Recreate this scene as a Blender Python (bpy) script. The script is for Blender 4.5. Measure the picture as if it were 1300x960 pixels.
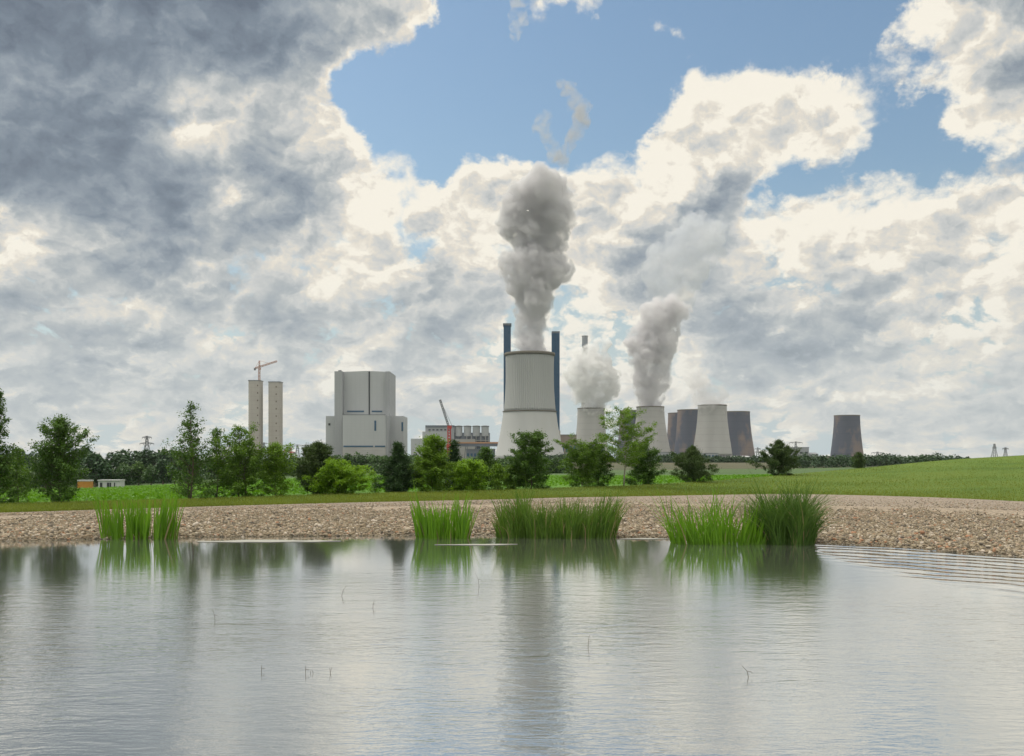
import bpy, bmesh, math, random
import numpy as np
from mathutils import Vector, Matrix, noise

for _o in list(bpy.data.objects):
    bpy.data.objects.remove(_o)
SC = bpy.context.scene
COL = SC.collection

# ------------------------------------------------------------------ camera
F = 1264.0          # focal length in photo pixels (1300 wide)
HORIZON = 583.0
CAM_H = 3.0
cam_d = bpy.data.cameras.new("camera")
cam_d.sensor_width = 36.0
cam_d.lens = 36.0 * F / 1300.0
cam_d.shift_y = (HORIZON - 480.0) / 1300.0
cam_d.clip_start = 0.2
cam_d.clip_end = 30000.0
cam = bpy.data.objects.new("camera", cam_d)
cam.location = (0, 0, CAM_H)
cam.rotation_euler = (math.radians(90), 0, 0)
COL.objects.link(cam)
SC.camera = cam

SC.view_settings.view_transform = 'Standard'
SC.view_settings.look = 'None'
SC.view_settings.exposure = 0.0
SC.view_settings.gamma = 1.0
SC.view_settings.use_curve_mapping = False
SC.render.engine = 'CYCLES'
cy = SC.cycles
cy.use_denoising = True
cy.max_bounces = 8
cy.diffuse_bounces = 3
cy.glossy_bounces = 3
cy.transmission_bounces = 3
cy.transparent_max_bounces = 8
cy.volume_bounces = 5
cy.sample_clamp_indirect = 6.0
cy.caustics_reflective = False
cy.caustics_refractive = False


# ------------------------------------------------------------------ node helper
class NT:
    def __init__(self, tree):
        self.t = tree
        self.n = tree.nodes
        self.l = tree.links

    def _set(self, sock, v):
        if isinstance(v, bpy.types.NodeSocket):
            self.l.new(v, sock)
        elif v is not None:
            try:
                sock.default_value = v
            except Exception:
                sock.default_value = (*v, 1.0) if len(v) == 3 else v

    def new(self, kind, **kw):
        nd = self.n.new(kind)
        for k, v in kw.items():
            setattr(nd, k, v)
        return nd

    def math(self, op, a, b=None, c=None, clamp=False):
        nd = self.new('ShaderNodeMath', operation=op)
        nd.use_clamp = clamp
        self._set(nd.inputs[0], a)
        if b is not None:
            self._set(nd.inputs[1], b)
        if c is not None:
            self._set(nd.inputs[2], c)
        return nd.outputs[0]

    def vmath(self, op, a, b=None, scale=None):
        nd = self.new('ShaderNodeVectorMath', operation=op)
        self._set(nd.inputs[0], a)
        if b is not None:
            self._set(nd.inputs[1], b)
        if scale is not None:
            self._set(nd.inputs['Scale'], scale)
        return nd.outputs['Value'] if op in ('LENGTH', 'DISTANCE', 'DOT_PRODUCT') else nd.outputs[0]

    def maprange(self, v, a, b, c=0.0, d=1.0, smooth=False):
        nd = self.new('ShaderNodeMapRange')
        nd.clamp = True
        if smooth:
            nd.interpolation_type = 'SMOOTHSTEP'
        self._set(nd.inputs['Value'], v)
        nd.inputs['From Min'].default_value = a
        nd.inputs['From Max'].default_value = b
        self._set(nd.inputs['To Min'], c)
        self._set(nd.inputs['To Max'], d)
        return nd.outputs[0]

    def noise(self, vec, scale=5.0, detail=3.0, rough=0.5, dist=0.0, lac=2.0):
        nd = self.new('ShaderNodeTexNoise')
        if vec is not None:
            self._set(nd.inputs['Vector'], vec)
        nd.inputs['Scale'].default_value = scale
        nd.inputs['Detail'].default_value = detail
        nd.inputs['Roughness'].default_value = rough
        nd.inputs['Lacunarity'].default_value = lac
        nd.inputs['Distortion'].default_value = dist
        return nd.outputs[0], nd.outputs[1]

    def voronoi(self, vec, scale=5.0, feature='F1', rnd=1.0):
        nd = self.new('ShaderNodeTexVoronoi', feature=feature)
        self._set(nd.inputs['Vector'], vec)
        nd.inputs['Scale'].default_value = scale
        nd.inputs['Randomness'].default_value = rnd
        return nd

    def mix(self, f, a, b, blend='MIX'):
        nd = self.new('ShaderNodeMix', data_type='RGBA')
        nd.blend_type = blend
        self._set(nd.inputs[0], f)
        for s, v in ((nd.inputs[6], a), (nd.inputs[7], b)):
            if isinstance(v, bpy.types.NodeSocket):
                self.l.new(v, s)
            else:
                s.default_value = (*v[:3], 1.0)
        return nd.outputs[2]

    def ramp(self, f, stops, interp='LINEAR'):
        nd = self.new('ShaderNodeValToRGB')
        cr = nd.color_ramp
        cr.interpolation = interp
        while len(cr.elements) < len(stops):
            cr.elements.new(1.0)
        for i, (p, c) in enumerate(stops):
            cr.elements[i].position = p
            cr.elements[i].color = (*c[:3], 1.0)
        self._set(nd.inputs[0], f)
        return nd.outputs[0]

    def xyz(self, v):
        nd = self.new('ShaderNodeSeparateXYZ')
        self._set(nd.inputs[0], v)
        return nd.outputs

    def comb(self, x, y, z):
        nd = self.new('ShaderNodeCombineXYZ')
        for s, v in zip(nd.inputs, (x, y, z)):
            self._set(s, v)
        return nd.outputs[0]


def srgb(r, g, b):
    f = lambda c: (c / 255.0) / 12.92 if c / 255.0 <= 0.04045 else ((c / 255.0 + 0.055) / 1.055) ** 2.4
    return (f(r), f(g), f(b))


# ------------------------------------------------------------------ world: broken summer clouds
SUN_EL, SUN_AZ = 50.0, -62.0      # azimuth measured from +Y towards +X
world = bpy.data.worlds.new("World")
SC.world = world
world.use_nodes = True
W = NT(world.node_tree)
W.n.clear()

# coverage and brightness of the cloud masses, coarse, 32 azimuth x 14 elevation cells
COVER = """
99999999 99999712 56624310 00006999
99999999 99984000 30001760 00049999
99999999 99300001 13200018 88527999
99999999 99500001 12003899 99971298
99999999 99944041 01238996 77571235
99999999 99975699 97659885 12430368
99999999 99975999 99989998 79999999
99999999 98686599 89999998 99999999
99999999 99999998 89999999 99999999
99999999 99999999 77999999 99999999
99999999 99999998 66789989 99999999
89899989 99999995 44457768 98899888
88877786 77776754 44456666 78778888
55555565 55555433 33445566 66677777
"""
BRIGHT = """
22222332 34556888 68887666 77778886
33343443 33555778 55888888 77777876
44344678 78887777 78888899 99888865
44334787 67887777 78888999 88988777
33345786 56888788 88889987 88888767
21122346 44788988 88789847 88888888
65553257 54678798 88898446 88888878
97564465 67687678 88886657 88687888
57563674 56878565 68854856 86578676
44676745 44665556 77874535 65567688
64337487 66764457 78886865 44567787
65688757 77888886 67778854 66787766
76766657 76656655 66777766 77668766
66666566 66666666 66666666 67777666
"""


def grid(txt):
    rows = []
    for line in txt.strip().splitlines():
        s = line.replace(' ', '')
        assert len(s) == 32, (len(s), line)
        rows.append([int(c) / 9.0 for c in s])
    return np.array(rows)


CG, BG = grid(COVER), grid(BRIGHT)


def cell(G, px, py):
    u = min(max((px - 20.3) / 40.6, 0.0), 30.999)
    v = min(max((py - 20.7) / 41.4, 0.0), 12.999)
    i, j = int(u), int(v)
    a, b = u - i, v - j
    return (G[j, i] * (1 - a) + G[j, i + 1] * a) * (1 - b) + (G[j + 1, i] * (1 - a) + G[j + 1, i + 1] * a) * b


tc = W.new('ShaderNodeTexCoord').outputs['Generated']
D = W.vmath('NORMALIZE', tc)
dx, dy, dz = W.xyz(D)
az = W.math('ARCTAN2', dx, dy)
el = W.math('ARCSINE', dz)
zpos = W.math('MAXIMUM', dz, 0.0)
zc = W.math('MULTIPLY', W.math('POWER', W.math('ADD', zpos, 0.004), 0.75), 1.25)
Pn = W.comb(dx, dy, zc)
# ragged edges: the lookup is displaced by turbulence
_, wcol = W.noise(Pn, 13.0, 6.0, 0.62)
wv = W.vmath('SUBTRACT', wcol, (0.5, 0.5, 0.5))
wx, wy, wz = W.xyz(wv)
u0 = W.math('MULTIPLY_ADD', wx, 0.12, az)
v0 = W.math('MULTIPLY_ADD', wy, 0.085, el)
AZM = math.radians(28.5)
# pingpong mirrors the pattern round the rest of the horizon
u1 = W.math('PINGPONG', W.math('ADD', u0, AZM), 2 * AZM)
U = W.math('DIVIDE', u1, 2 * AZM)
elr = [math.radians(24.6 - j * (24.6 - 0.9) / 13) for j in range(14)]
acc = None
for j in range(14):
    stops = []
    for i in range(32):
        a = -AZM + 2 * AZM * i / 31
        px = 650 + F * math.tan(a)
        py = HORIZON - F * math.tan(elr[j]) / math.cos(a)
        stops.append((i / 31, (cell(CG, px, py), cell(BG, px, py), 0.0)))
    r = W.ramp(U, stops)
    if acc is None:
        acc = r
    else:
        acc = W.mix(W.maprange(v0, elr[j - 1], elr[j]), acc, r)
sc_ = W.new('ShaderNodeSeparateColor')
W._set(sc_.inputs[0], acc)
Cg, Bg = sc_.outputs[0], sc_.outputs[1]
# high sky above the photographed band: mostly cloud, some gaps
hi = W.maprange(el, math.radians(25), math.radians(36), smooth=True)
Cg = W.math('ADD', W.math('MULTIPLY', Cg, W.math('SUBTRACT', 1.0, hi)), W.math('MULTIPLY', hi, 0.72))
Bg = W.math('ADD', W.math('MULTIPLY', Bg, W.math('SUBTRACT', 1.0, hi)), W.math('MULTIPLY', hi, 0.85))

# soft billows: a large fbm for the masses, a finer one for the cauliflower heads
n1, _ = W.noise(Pn, 9.0, 8.0, 0.50, 0.30)
n2, _ = W.noise(W.vmath('ADD', Pn, (-0.010, 0.0, 0.026)), 9.0, 4.0, 0.50, 0.30)
n3, _ = W.noise(Pn, 34.0, 6.0, 0.55, 0.2)
Pw = W.vmath('ADD', Pn, W.vmath('SCALE', wv, scale=0.06))


def puffs(vec, scale, det):
    v = W.voronoi(vec, scale)
    v.inputs['Detail'].default_value = det
    v.inputs['Roughness'].default_value = 0.52
    v.inputs['Lacunarity'].default_value = 2.1
    v.normalize = True
    return W.math('SUBTRACT', 1.0, W.math('MULTIPLY', v.outputs['Distance'], 1.6))


p1 = puffs(Pw, 19.0, 4.5)
p2 = puffs(W.vmath('ADD', Pw, (-0.006, 0.0, 0.012)), 19.0, 3.5)
p5 = puffs(W.vmath('ADD', Pw, (1.7, 0.0, 0.4)), 8.0, 2.0)
p6 = puffs(W.vmath('ADD', Pw, (1.69, 0.0, 0.430)), 8.0, 2.0)
lift = W.maprange(el, math.radians(2), math.radians(10), 0.30, 1.0)
cov = W.math('ADD', Cg, W.math('MULTIPLY', W.math('SUBTRACT', n1, 0.5), 1.15))
cov = W.math('ADD', cov, W.math('MULTIPLY', W.math('SUBTRACT', n3, 0.5), 0.35))
cov = W.math('ADD', cov, W.math('MULTIPLY', W.math('SUBTRACT', p1, 0.5), 0.45))
cov = W.math('SUBTRACT', cov, W.maprange(el, math.radians(15), math.radians(9), 0.0, 0.17, smooth=True))
low = W.maprange(el, math.radians(15), math.radians(6), 0.0, 1.0, smooth=True)
p3 = puffs(W.vmath('ADD', Pw, (3.1, 0.0, 0.0)), 40.0, 3.0)
p4 = W.math('MULTIPLY', W.math('SUBTRACT', p3, 0.55), low)
cov = W.math('ADD', cov, W.math('MULTIPLY', p4, 1.0))
cov = W.math('ADD', cov, W.maprange(el, math.radians(7), math.radians(3), 0.0, 0.26, smooth=True))
alpha = W.maprange(cov, 0.45, 0.70, smooth=True)
relief = W.math('SUBTRACT', n1, n2)
soft = W.math('MULTIPLY', W.maprange(Bg, 0.12, 0.75, 0.60, 1.15), W.maprange(el, math.radians(1.0), math.radians(8), 0.75, 1.0, smooth=True))
br = W.math('ADD', W.math('MULTIPLY_ADD', Bg, 1.20, -0.20), W.math('MULTIPLY', W.math('MULTIPLY', W.math('ADD', W.math('MULTIPLY', relief, 1.1), W.math('MULTIPLY', W.math('SUBTRACT', p5, p6), 0.75)), soft)))
br = W.math('ADD', br, W.math('MULTIPLY', p4, 0.75))
br = W.math('ADD', br, W.math('MULTIPLY', W.math('MULTIPLY', W.math('SUBTRACT', p1, p2), 1.0), soft))
edge = W.maprange(cov, 0.58, 1.05, 0.26, 0.0, smooth=True)
br = W.math('ADD', br, edge)
ccol = W.ramp(br, [(0.0, srgb(98, 110, 126)), (0.22, srgb(120, 133, 147)), (0.42, srgb(148, 158, 168)),
                   (0.60, srgb(174, 180, 183)), (0.76, srgb(203, 204, 202)), (0.90, srgb(227, 220, 207)),
                   (1.0, srgb(247, 241, 227))])
# low haze: clouds fade into a pale blue grey towards the horizon
hz = W.maprange(el, math.radians(1.0), math.radians(12.0), 0.34, 0.0, smooth=True)
ccol = W.mix(hz, ccol, srgb(200, 207, 209))

nish = W.new('ShaderNodeTexSky', sky_type='NISHITA')
nish.sun_disc = False
nish.sun_elevation = math.radians(SUN_EL)
nish.sun_rotation = math.radians(SUN_AZ)
nish.air_density = 1.3
nish.dust_density = 1.6
nish.altitude = 100
bgs = W.new('ShaderNodeBackground')
skyc = W.mix(1.0, nish.outputs[0], (0.90, 1.04, 1.10), 'MULTIPLY')
skyc = W.mix(W.maprange(el, math.radians(0), math.radians(16), 0.95, 0.0, smooth=True), skyc, (5.1, 5.9, 6.2))
W._set(bgs.inputs[0], skyc)
bgs.inputs[1].default_value = 0.10
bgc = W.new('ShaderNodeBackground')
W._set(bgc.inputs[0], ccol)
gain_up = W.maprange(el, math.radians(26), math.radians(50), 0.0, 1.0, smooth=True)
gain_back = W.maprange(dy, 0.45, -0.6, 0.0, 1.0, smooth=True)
gain = W.math('ADD', 1.0, W.math('ADD', W.math('MULTIPLY', gain_up, 1.6), W.math('MULTIPLY', gain_back, 0.45)))  # cloud overhead and behind the camera boosted, added to light ground and towers
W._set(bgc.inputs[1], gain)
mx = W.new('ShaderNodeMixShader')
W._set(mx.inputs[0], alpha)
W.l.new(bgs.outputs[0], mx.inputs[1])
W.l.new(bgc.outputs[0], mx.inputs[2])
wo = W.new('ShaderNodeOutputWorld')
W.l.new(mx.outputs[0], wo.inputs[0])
world.cycles.sampling_method = 'MANUAL'
world.cycles.sample_map_resolution = 512

# ------------------------------------------------------------------ sun (veiled by cloud)
sd = bpy.data.lights.new("sun", 'SUN')
sd.energy = 1.8
sd.angle = math.radians(10)
sd.color = (1.0, 0.95, 0.86)
sun = bpy.data.objects.new("sun", sd)
_a, _e = math.radians(SUN_AZ), math.radians(SUN_EL)
sdir = Vector((math.sin(_a) * math.cos(_e), math.cos(_a) * math.cos(_e), math.sin(_e)))
sun.rotation_euler = sdir.to_track_quat('Z', 'Y').to_euler()
COL.objects.link(sun)


# ------------------------------------------------------------------ object helpers
def P(px, py, Y):
    """world point seen at photo pixel (px, py) when it stands Y metres in front of the pond's near bank"""
    return Vector(((px - 650.0) / F * Y, Y, CAM_H + (HORIZON - py) / F * Y))


def tag(o, label=None, cat=None, group=None, kind=None):
    if label:
        o['label'] = label
    if cat:
        o['category'] = cat
    if group:
        o['group'] = group
    if kind:
        o['kind'] = kind
    return o


def empty(name, loc, label, cat, group=None, rz=0.0):
    o = bpy.data.objects.new(name, None)
    o.empty_display_size = 0.5
    o.location = loc
    o.rotation_euler = (0, 0, rz)
    COL.objects.link(o)
    return tag(o, label, cat, group)


def mesh_obj(name, verts, faces, mat, parent=None, smooth=False, loc=None):
    me = bpy.data.meshes.new(name)
    if isinstance(verts, np.ndarray) and isinstance(faces, np.ndarray):
        nv, nf, k = len(verts), len(faces), faces.shape[1]
        me.vertices.add(nv)
        me.vertices.foreach_set('co', verts.astype(np.float32).ravel())
        me.loops.add(nf * k)
        me.loops.foreach_set('vertex_index', faces.astype(np.int32).ravel())
        me.polygons.add(nf)
        me.polygons.foreach_set('loop_start', np.arange(0, nf * k, k, dtype=np.int32))
        me.update(calc_edges=True)
    else:
        me.from_pydata([tuple(v) for v in verts], [], [tuple(f) for f in faces])
        me.update()
    if smooth:
        me.polygons.foreach_set('use_smooth', [True] * len(me.polygons))
    if mat:
        me.materials.append(mat)
    o = bpy.data.objects.new(name, me)
    if loc is not None:
        o.location = loc
    if parent is not None:
        o.parent = parent
    COL.objects.link(o)
    return o


class MB:
    """collects boxes, bars, tubes, prisms into one mesh"""

    def __init__(self):
        self.v, self.f = [], []

    def add(self, v, f):
        b = len(self.v)
        self.v += [tuple(x) for x in v]
        self.f += [tuple(i + b for i in x) for x in f]

    def box(self, x0, x1, y0, y1, z0, z1):
        v = [(x0, y0, z0), (x1, y0, z0), (x1, y1, z0), (x0, y1, z0), (x0, y0, z1), (x1, y0, z1), (x1, y1, z1), (x0, y1, z1)]
        self.add(v, [(0, 3, 2, 1), (4, 5, 6, 7), (0, 1, 5, 4), (1, 2, 6, 5), (2, 3, 7, 6), (3, 0, 4, 7)])

    def tube(self, pts, rad, n=6, cap=True):
        pts = [Vector(p) for p in pts]
        if not hasattr(rad, '__len__'):
            rad = [rad] * len(pts)
        vs, fs = [], []
        for i, p in enumerate(pts):
            a = pts[max(i - 1, 0)]
            b = pts[min(i + 1, len(pts) - 1)]
            t = (b - a)
            t = t.normalized() if t.length > 1e-9 else Vector((0, 0, 1))
            u = t.cross(Vector((0, 0, 1)))
            if u.length < 0.05:
                u = t.cross(Vector((1, 0, 0)))
            u.normalize()
            w = t.cross(u)
            for k in range(n):
                ang = 2 * math.pi * k / n
                vs.append(p + (u * math.cos(ang) + w * math.sin(ang)) * rad[i])
        for i in range(len(pts) - 1):
            for k in range(n):
                a, b = i * n + k, i * n + (k + 1) % n
                fs.append((a, b, b + n, a + n))
        if cap:
            fs.append(tuple(range(n - 1, -1, -1)))
            fs.append(tuple(range((len(pts) - 1) * n, len(pts) * n)))
        self.add(vs, fs)

    def prism(self, poly, z0, z1):
        n = len(poly)
        v = [(x, y, z0) for x, y in poly] + [(x, y, z1) for x, y in poly]
        f = [tuple(range(n - 1, -1, -1)), tuple(range(n, 2 * n))]
        f += [(i, (i + 1) % n, n + (i + 1) % n, n + i) for i in range(n)]
        self.add(v, f)

    def build(self, name, mat, parent=None, smooth=False, bevel=0.0):
        o = mesh_obj(name, self.v, self.f, mat, parent, smooth)
        if bevel:
            m = o.modifiers.new('bevel', 'BEVEL')
            m.width = bevel
            m.segments = 2
            m.limit_method = 'ANGLE'
        return o


# ------------------------------------------------------------------ materials
def material(name, build, rough=0.8):
    m = bpy.data.materials.new(name)
    m.use_nodes = True
    T = NT(m.node_tree)
    T.n.clear()
    out = T.new('ShaderNodeOutputMaterial')
    bs = T.new('ShaderNodeBsdfPrincipled')
    bs.inputs['Roughness'].default_value = rough
    bs.inputs['Specular IOR Level'].default_value = 0.25
    T.l.new(bs.outputs[0], out.inputs[0])
    build(T, bs, out)
    return m


def geo_pos(T):
    return T.new('ShaderNodeNewGeometry').outputs['Position']


def obj_co(T):
    return T.new('ShaderNodeTexCoord').outputs['Object']


def bump(T, h, dist=0.1, strength=0.6):
    b = T.new('ShaderNodeBump')
    b.inputs['Distance'].default_value = dist
    b.inputs['Strength'].default_value = strength
    T._set(b.inputs['Height'], h)
    return b.outputs[0]


def m_concrete(name, c, c2, streak=(0.6, 0.6, 0.03), lines=0.0, blot=0.06, amp=1.0, ribs=0, stain=None):
    def b(T, bs, out):
        p = obj_co(T)
        n, _ = T.noise(T.vmath('MULTIPLY', p, streak), 1.0, 5, 0.6)
        n2, _ = T.noise(p, blot, 5, 0.6)
        f = T.math('ADD', T.math('MULTIPLY', n, 0.5 * amp), T.math('MULTIPLY', n2, 0.5 * amp))
        f = T.maprange(f, 0.5 - 0.22, 0.5 + 0.22)
        col = T.mix(f, c, c2)
        x, y, z = T.xyz(p)
        if stain:
            m, _ = T.noise(T.vmath('MULTIPLY', p, stain[1]), 1.0, 4, 0.6)
            col = T.mix(T.maprange(m, stain[2], stain[2] + 0.14, 0.0, stain[3]), col, stain[0])
        if lines:
            w = T.math('FRACT', T.math('MULTIPLY', z, 1.0 / lines))
            col = T.mix(T.maprange(w, 0.0, 0.10, 0.30, 0.0), col, (c[0] * 0.5, c[1] * 0.5, c[2] * 0.5))
        if ribs:
            ang = T.math('ARCTAN2', x, y)
            r = T.math('ABSOLUTE', T.math('SINE', T.math('MULTIPLY', ang, ribs * 0.5)))
            bs.inputs['Normal'].default_value = (0, 0, 0)
            T._set(bs.inputs['Normal'], bump(T, r, 0.7, 1.0))
            col = T.mix(T.maprange(r, 0.0, 0.22, 0.22, 0.0), col, (c[0] * 0.6, c[1] * 0.6, c[2] * 0.6))
        T._set(bs.inputs['Base Color'], col)
    return material(name, b, 0.85)


def m_plain(name, c, var=0.15, scale=0.3, rough=0.6, metal=0.0):
    def b(T, bs, out):
        n, _ = T.noise(obj_co(T), scale, 4, 0.6)
        lo = tuple(v * (1 - var) for v in c)
        hi_ = tuple(min(1, v * (1 + var)) for v in c)
        T._set(bs.inputs['Base Color'], T.mix(n, lo, hi_))
        bs.inputs['Metallic'].default_value = metal
    return material(name, b, rough)


def m_panel(name, c, c2, pw=6.0, ph=3.0, rough=0.55):
    """sheet metal cladding with fine panel joints"""
    def b(T, bs, out):
        p = obj_co(T)
        x, y, z = T.xyz(p)
        n, _ = T.noise(T.vmath('MULTIPLY', p, (0.05, 0.05, 0.012)), 1.0, 4, 0.6)
        cell_, _ = T.noise(T.comb(T.math('FLOOR', T.math('DIVIDE', x, pw)), T.math('FLOOR', T.math('DIVIDE', z, ph * 4)), 0.5), 3.7, 0, 0.5)
        col = T.mix(T.math('MULTIPLY_ADD', n, 0.7, T.math('MULTIPLY', cell_, 0.3)), c, c2)
        fx = T.math('FRACT', T.math('DIVIDE', x, pw))
        fz = T.math('FRACT', T.math('DIVIDE', z, ph))
        j = T.math('MAXIMUM', T.maprange(fx, 0.0, 0.07, 1.0, 0.0), T.maprange(fz, 0.0, 0.09, 0.7, 0.0))
        col = T.mix(T.math('MULTIPLY', j, 0.25), col, (c[0] * 0.45, c[1] * 0.45, c[2] * 0.45))
        T._set(bs.inputs['Base Color'], col)
    return material(name, b, rough)


def m_leaf(name, c, c2, trans=0.30, rough=0.55, patch=1.4):
    def b(T, bs, out):
        g = T.new('ShaderNodeNewGeometry')
        n, _ = T.noise(g.outputs['Position'], patch, 3, 0.55)
        f = T.math('ADD', T.math('MULTIPLY', g.outputs['Random Per Island'], 0.55), T.math('MULTIPLY_ADD', n, 1.1, -0.3), clamp=True)
        col = T.mix(f, c, c2)
        T._set(bs.inputs['Base Color'], col)
        tr = T.new('ShaderNodeBsdfTranslucent')
        T._set(tr.inputs[0], T.mix(1.0, col, (1.35, 1.30, 0.55), 'MULTIPLY'))
        ms = T.new('ShaderNodeMixShader')
        ms.inputs[0].default_value = trans
        T.l.new(bs.outputs[0], ms.inputs[1])
        T.l.new(tr.outputs[0], ms.inputs[2])
        T.l.new(ms.outputs[0], out.inputs[0])
    return material(name, b, rough)


M = {}
M['leaf_mid'] = m_leaf('leaf_mid', (0.055, 0.120, 0.014), (0.135, 0.240, 0.030))
M['leaf_dark'] = m_leaf('leaf_dark', (0.034, 0.086, 0.016), (0.095, 0.180, 0.028), 0.28)
M['leaf_bright'] = m_leaf('leaf_bright', (0.095, 0.200, 0.012), (0.200, 0.340, 0.025), 0.40)
M['leaf_open'] = m_leaf('leaf_open', (0.070, 0.150, 0.014), (0.160, 0.270, 0.030), 0.36)
M['needle'] = m_leaf('needle', (0.018, 0.048, 0.018), (0.050, 0.100, 0.032), 0.15, patch=2.0)
M['needle_pine'] = m_leaf('needle_pine', (0.030, 0.062, 0.018), (0.080, 0.125, 0.036), 0.18, patch=2.0)
M['far_leaf'] = m_leaf('far_leaf', (0.028, 0.068, 0.024), (0.070, 0.135, 0.036), 0.18, patch=0.12)
M['far_dark'] = m_leaf('far_dark', (0.020, 0.052, 0.026), (0.045, 0.092, 0.034), 0.15, patch=0.12)
M['far_light'] = m_leaf('far_light', (0.035, 0.078, 0.020), (0.075, 0.140, 0.030), 0.2, patch=0.12)
M['reed'] = m_leaf('reed', (0.075, 0.185, 0.010), (0.160, 0.330, 0.020), 0.32, patch=1.0)
M['reed_dark'] = m_leaf('reed_dark', (0.045, 0.105, 0.012), (0.130, 0.230, 0.030), 0.28, patch=2.0)
M['reed_dry'] = m_leaf('reed_dry', (0.20, 0.17, 0.08), (0.36, 0.30, 0.15), 0.2)
M['sedge'] = m_leaf('sedge', (0.034, 0.085, 0.012), (0.100, 0.190, 0.026), 0.22, patch=2.2)
M['crop'] = m_leaf('crop', (0.060, 0.150, 0.008), (0.120, 0.270, 0.012), 0.34, patch=0.15)
M['grass'] = m_leaf('grass', (0.075, 0.125, 0.012), (0.225, 0.255, 0.042), 0.25, patch=0.11)


def _bark(c, c2):
    def b(T, bs, out):
        p = obj_co(T)
        n, _ = T.noise(T.vmath('MULTIPLY', p, (12, 12, 3)), 1.0, 4, 0.6)
        T._set(bs.inputs['Base Color'], T.mix(n, c, c2))
        T._set(bs.inputs['Normal'], bump(T, n, 0.02, 0.7))
    return b


M['bark'] = material('bark', _bark((0.06, 0.045, 0.03), (0.16, 0.13, 0.10)), 0.9)
M['bark_pale'] = material('bark_pale', _bark((0.22, 0.19, 0.15), (0.42, 0.38, 0.32)), 0.85)


# ground surfaces
def _lawn(T, bs, out):
    p = geo_pos(T)
    a, _ = T.noise(p, 0.09, 5, 0.6)
    a2, _ = T.noise(T.vmath('MULTIPLY', p, (0.22, 0.9, 1.0)), 1.0, 4, 0.6)
    c_, _ = T.noise(p, 9.0, 4, 0.7)
    d_, _ = T.noise(p, 45.0, 3, 0.7)
    f = T.math('ADD', T.math('MULTIPLY', a, 0.5), T.math('ADD', T.math('MULTIPLY', a2, 0.35), T.math('MULTIPLY', c_, 0.25)))
    col = T.ramp(f, [(0.40, (0.050, 0.105, 0.012)), (0.52, (0.105, 0.185, 0.018)), (0.66, (0.155, 0.220, 0.030)), (0.80, (0.245, 0.250, 0.075))])
    col = T.mix(T.maprange(c_, 0.35, 0.65, 0.35, 0.0), col, (0.045, 0.080, 0.012))
    T._set(bs.inputs['Base Color'], col)
    T._set(bs.inputs['Normal'], bump(T, T.math('ADD', T.math('MULTIPLY', c_, 0.6), d_), 0.12, 0.9))


def _path(T, bs, out):
    p = geo_pos(T)
    a, _ = T.noise(p, 0.25, 5, 0.6)
    v = T.voronoi(p, 26.0)
    c_, _ = T.noise(p, 60.0, 3, 0.7)
    col = T.mix(a, (0.190, 0.155, 0.122), (0.275, 0.23, 0.185))
    vc = T.new('ShaderNodeSeparateColor')
    T._set(vc.inputs[0], v.outputs['Color'])
    col = T.mix(T.math('MULTIPLY', vc.outputs[0], 0.45), col, (0.20, 0.165, 0.13))
    col = T.mix(T.maprange(c_, 0.5, 0.75, 0.0, 0.4), col, (0.56, 0.50, 0.42))
    T._set(bs.inputs['Base Color'], col)
    T._set(bs.inputs['Normal'], bump(T, v.outputs['Distance'], 0.03, 0.8))


def _bed(T, bs, out):
    p = geo_pos(T)
    v = T.voronoi(p, 9.0)
    vc = T.new('ShaderNodeSeparateColor')
    T._set(vc.inputs[0], v.outputs['Color'])
    col = T.mix(vc.outputs[0], (0.17, 0.135, 0.10), (0.36, 0.30, 0.225))
    T._set(bs.inputs['Base Color'], col)
    T._set(bs.inputs['Normal'], bump(T, T.math('SUBTRACT', 1.0, v.outputs['Distance']), 0.08, 1.0))


def _stone(T, bs, out):
    g = T.new('ShaderNodeNewGeometry')
    r = g.outputs['Random Per Island']
    col = T.ramp(r, [(0.0, (0.09, 0.078, 0.066)), (0.2, (0.16, 0.138, 0.098)), (0.42, (0.265, 0.218, 0.145)),
                     (0.62, (0.225, 0.172, 0.108)), (0.80, (0.36, 0.305, 0.22)), (0.93, (0.50, 0.44, 0.37)), (0.97, (0.29, 0.15, 0.08)), (1.0, (0.34, 0.18, 0.10))])
    n, _ = T.noise(g.outputs['Position'], 14.0, 4, 0.65)
    col = T.mix(T.maprange(n, 0.3, 0.7, 0.35, 0.0), col, (0.15, 0.125, 0.10))
    _, _, z = T.xyz(g.outputs['Position'])
    wet = T.maprange(z, 0.02, 0.07, 0.55, 0.0)
    col = T.mix(wet, col, (0.10, 0.085, 0.06))
    T._set(bs.inputs['Base Color'], col)
    T._set(bs.inputs['Normal'], bump(T, n, 0.03, 0.6))


def _field(c1, c2, sx, sy, dark=(0.02, 0.05, 0.01), ang=0.0):
    def b(T, bs, out):
        p = geo_pos(T)
        n, _ = T.noise(T.vmath('MULTIPLY', p, (sx, sy, 1.0)), 1.0, 6, 0.62)
        n2, _ = T.noise(p, 0.9, 4, 0.7)
        col = T.mix(T.maprange(n, 0.3, 0.7), c1, c2)
        col = T.mix(T.maprange(n2, 0.35, 0.6, 0.45, 0.0), col, dark)
        T._set(bs.inputs['Base Color'], col)
        T._set(bs.inputs['Normal'], bump(T, n2, 0.5, 0.8))
    return b


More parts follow.
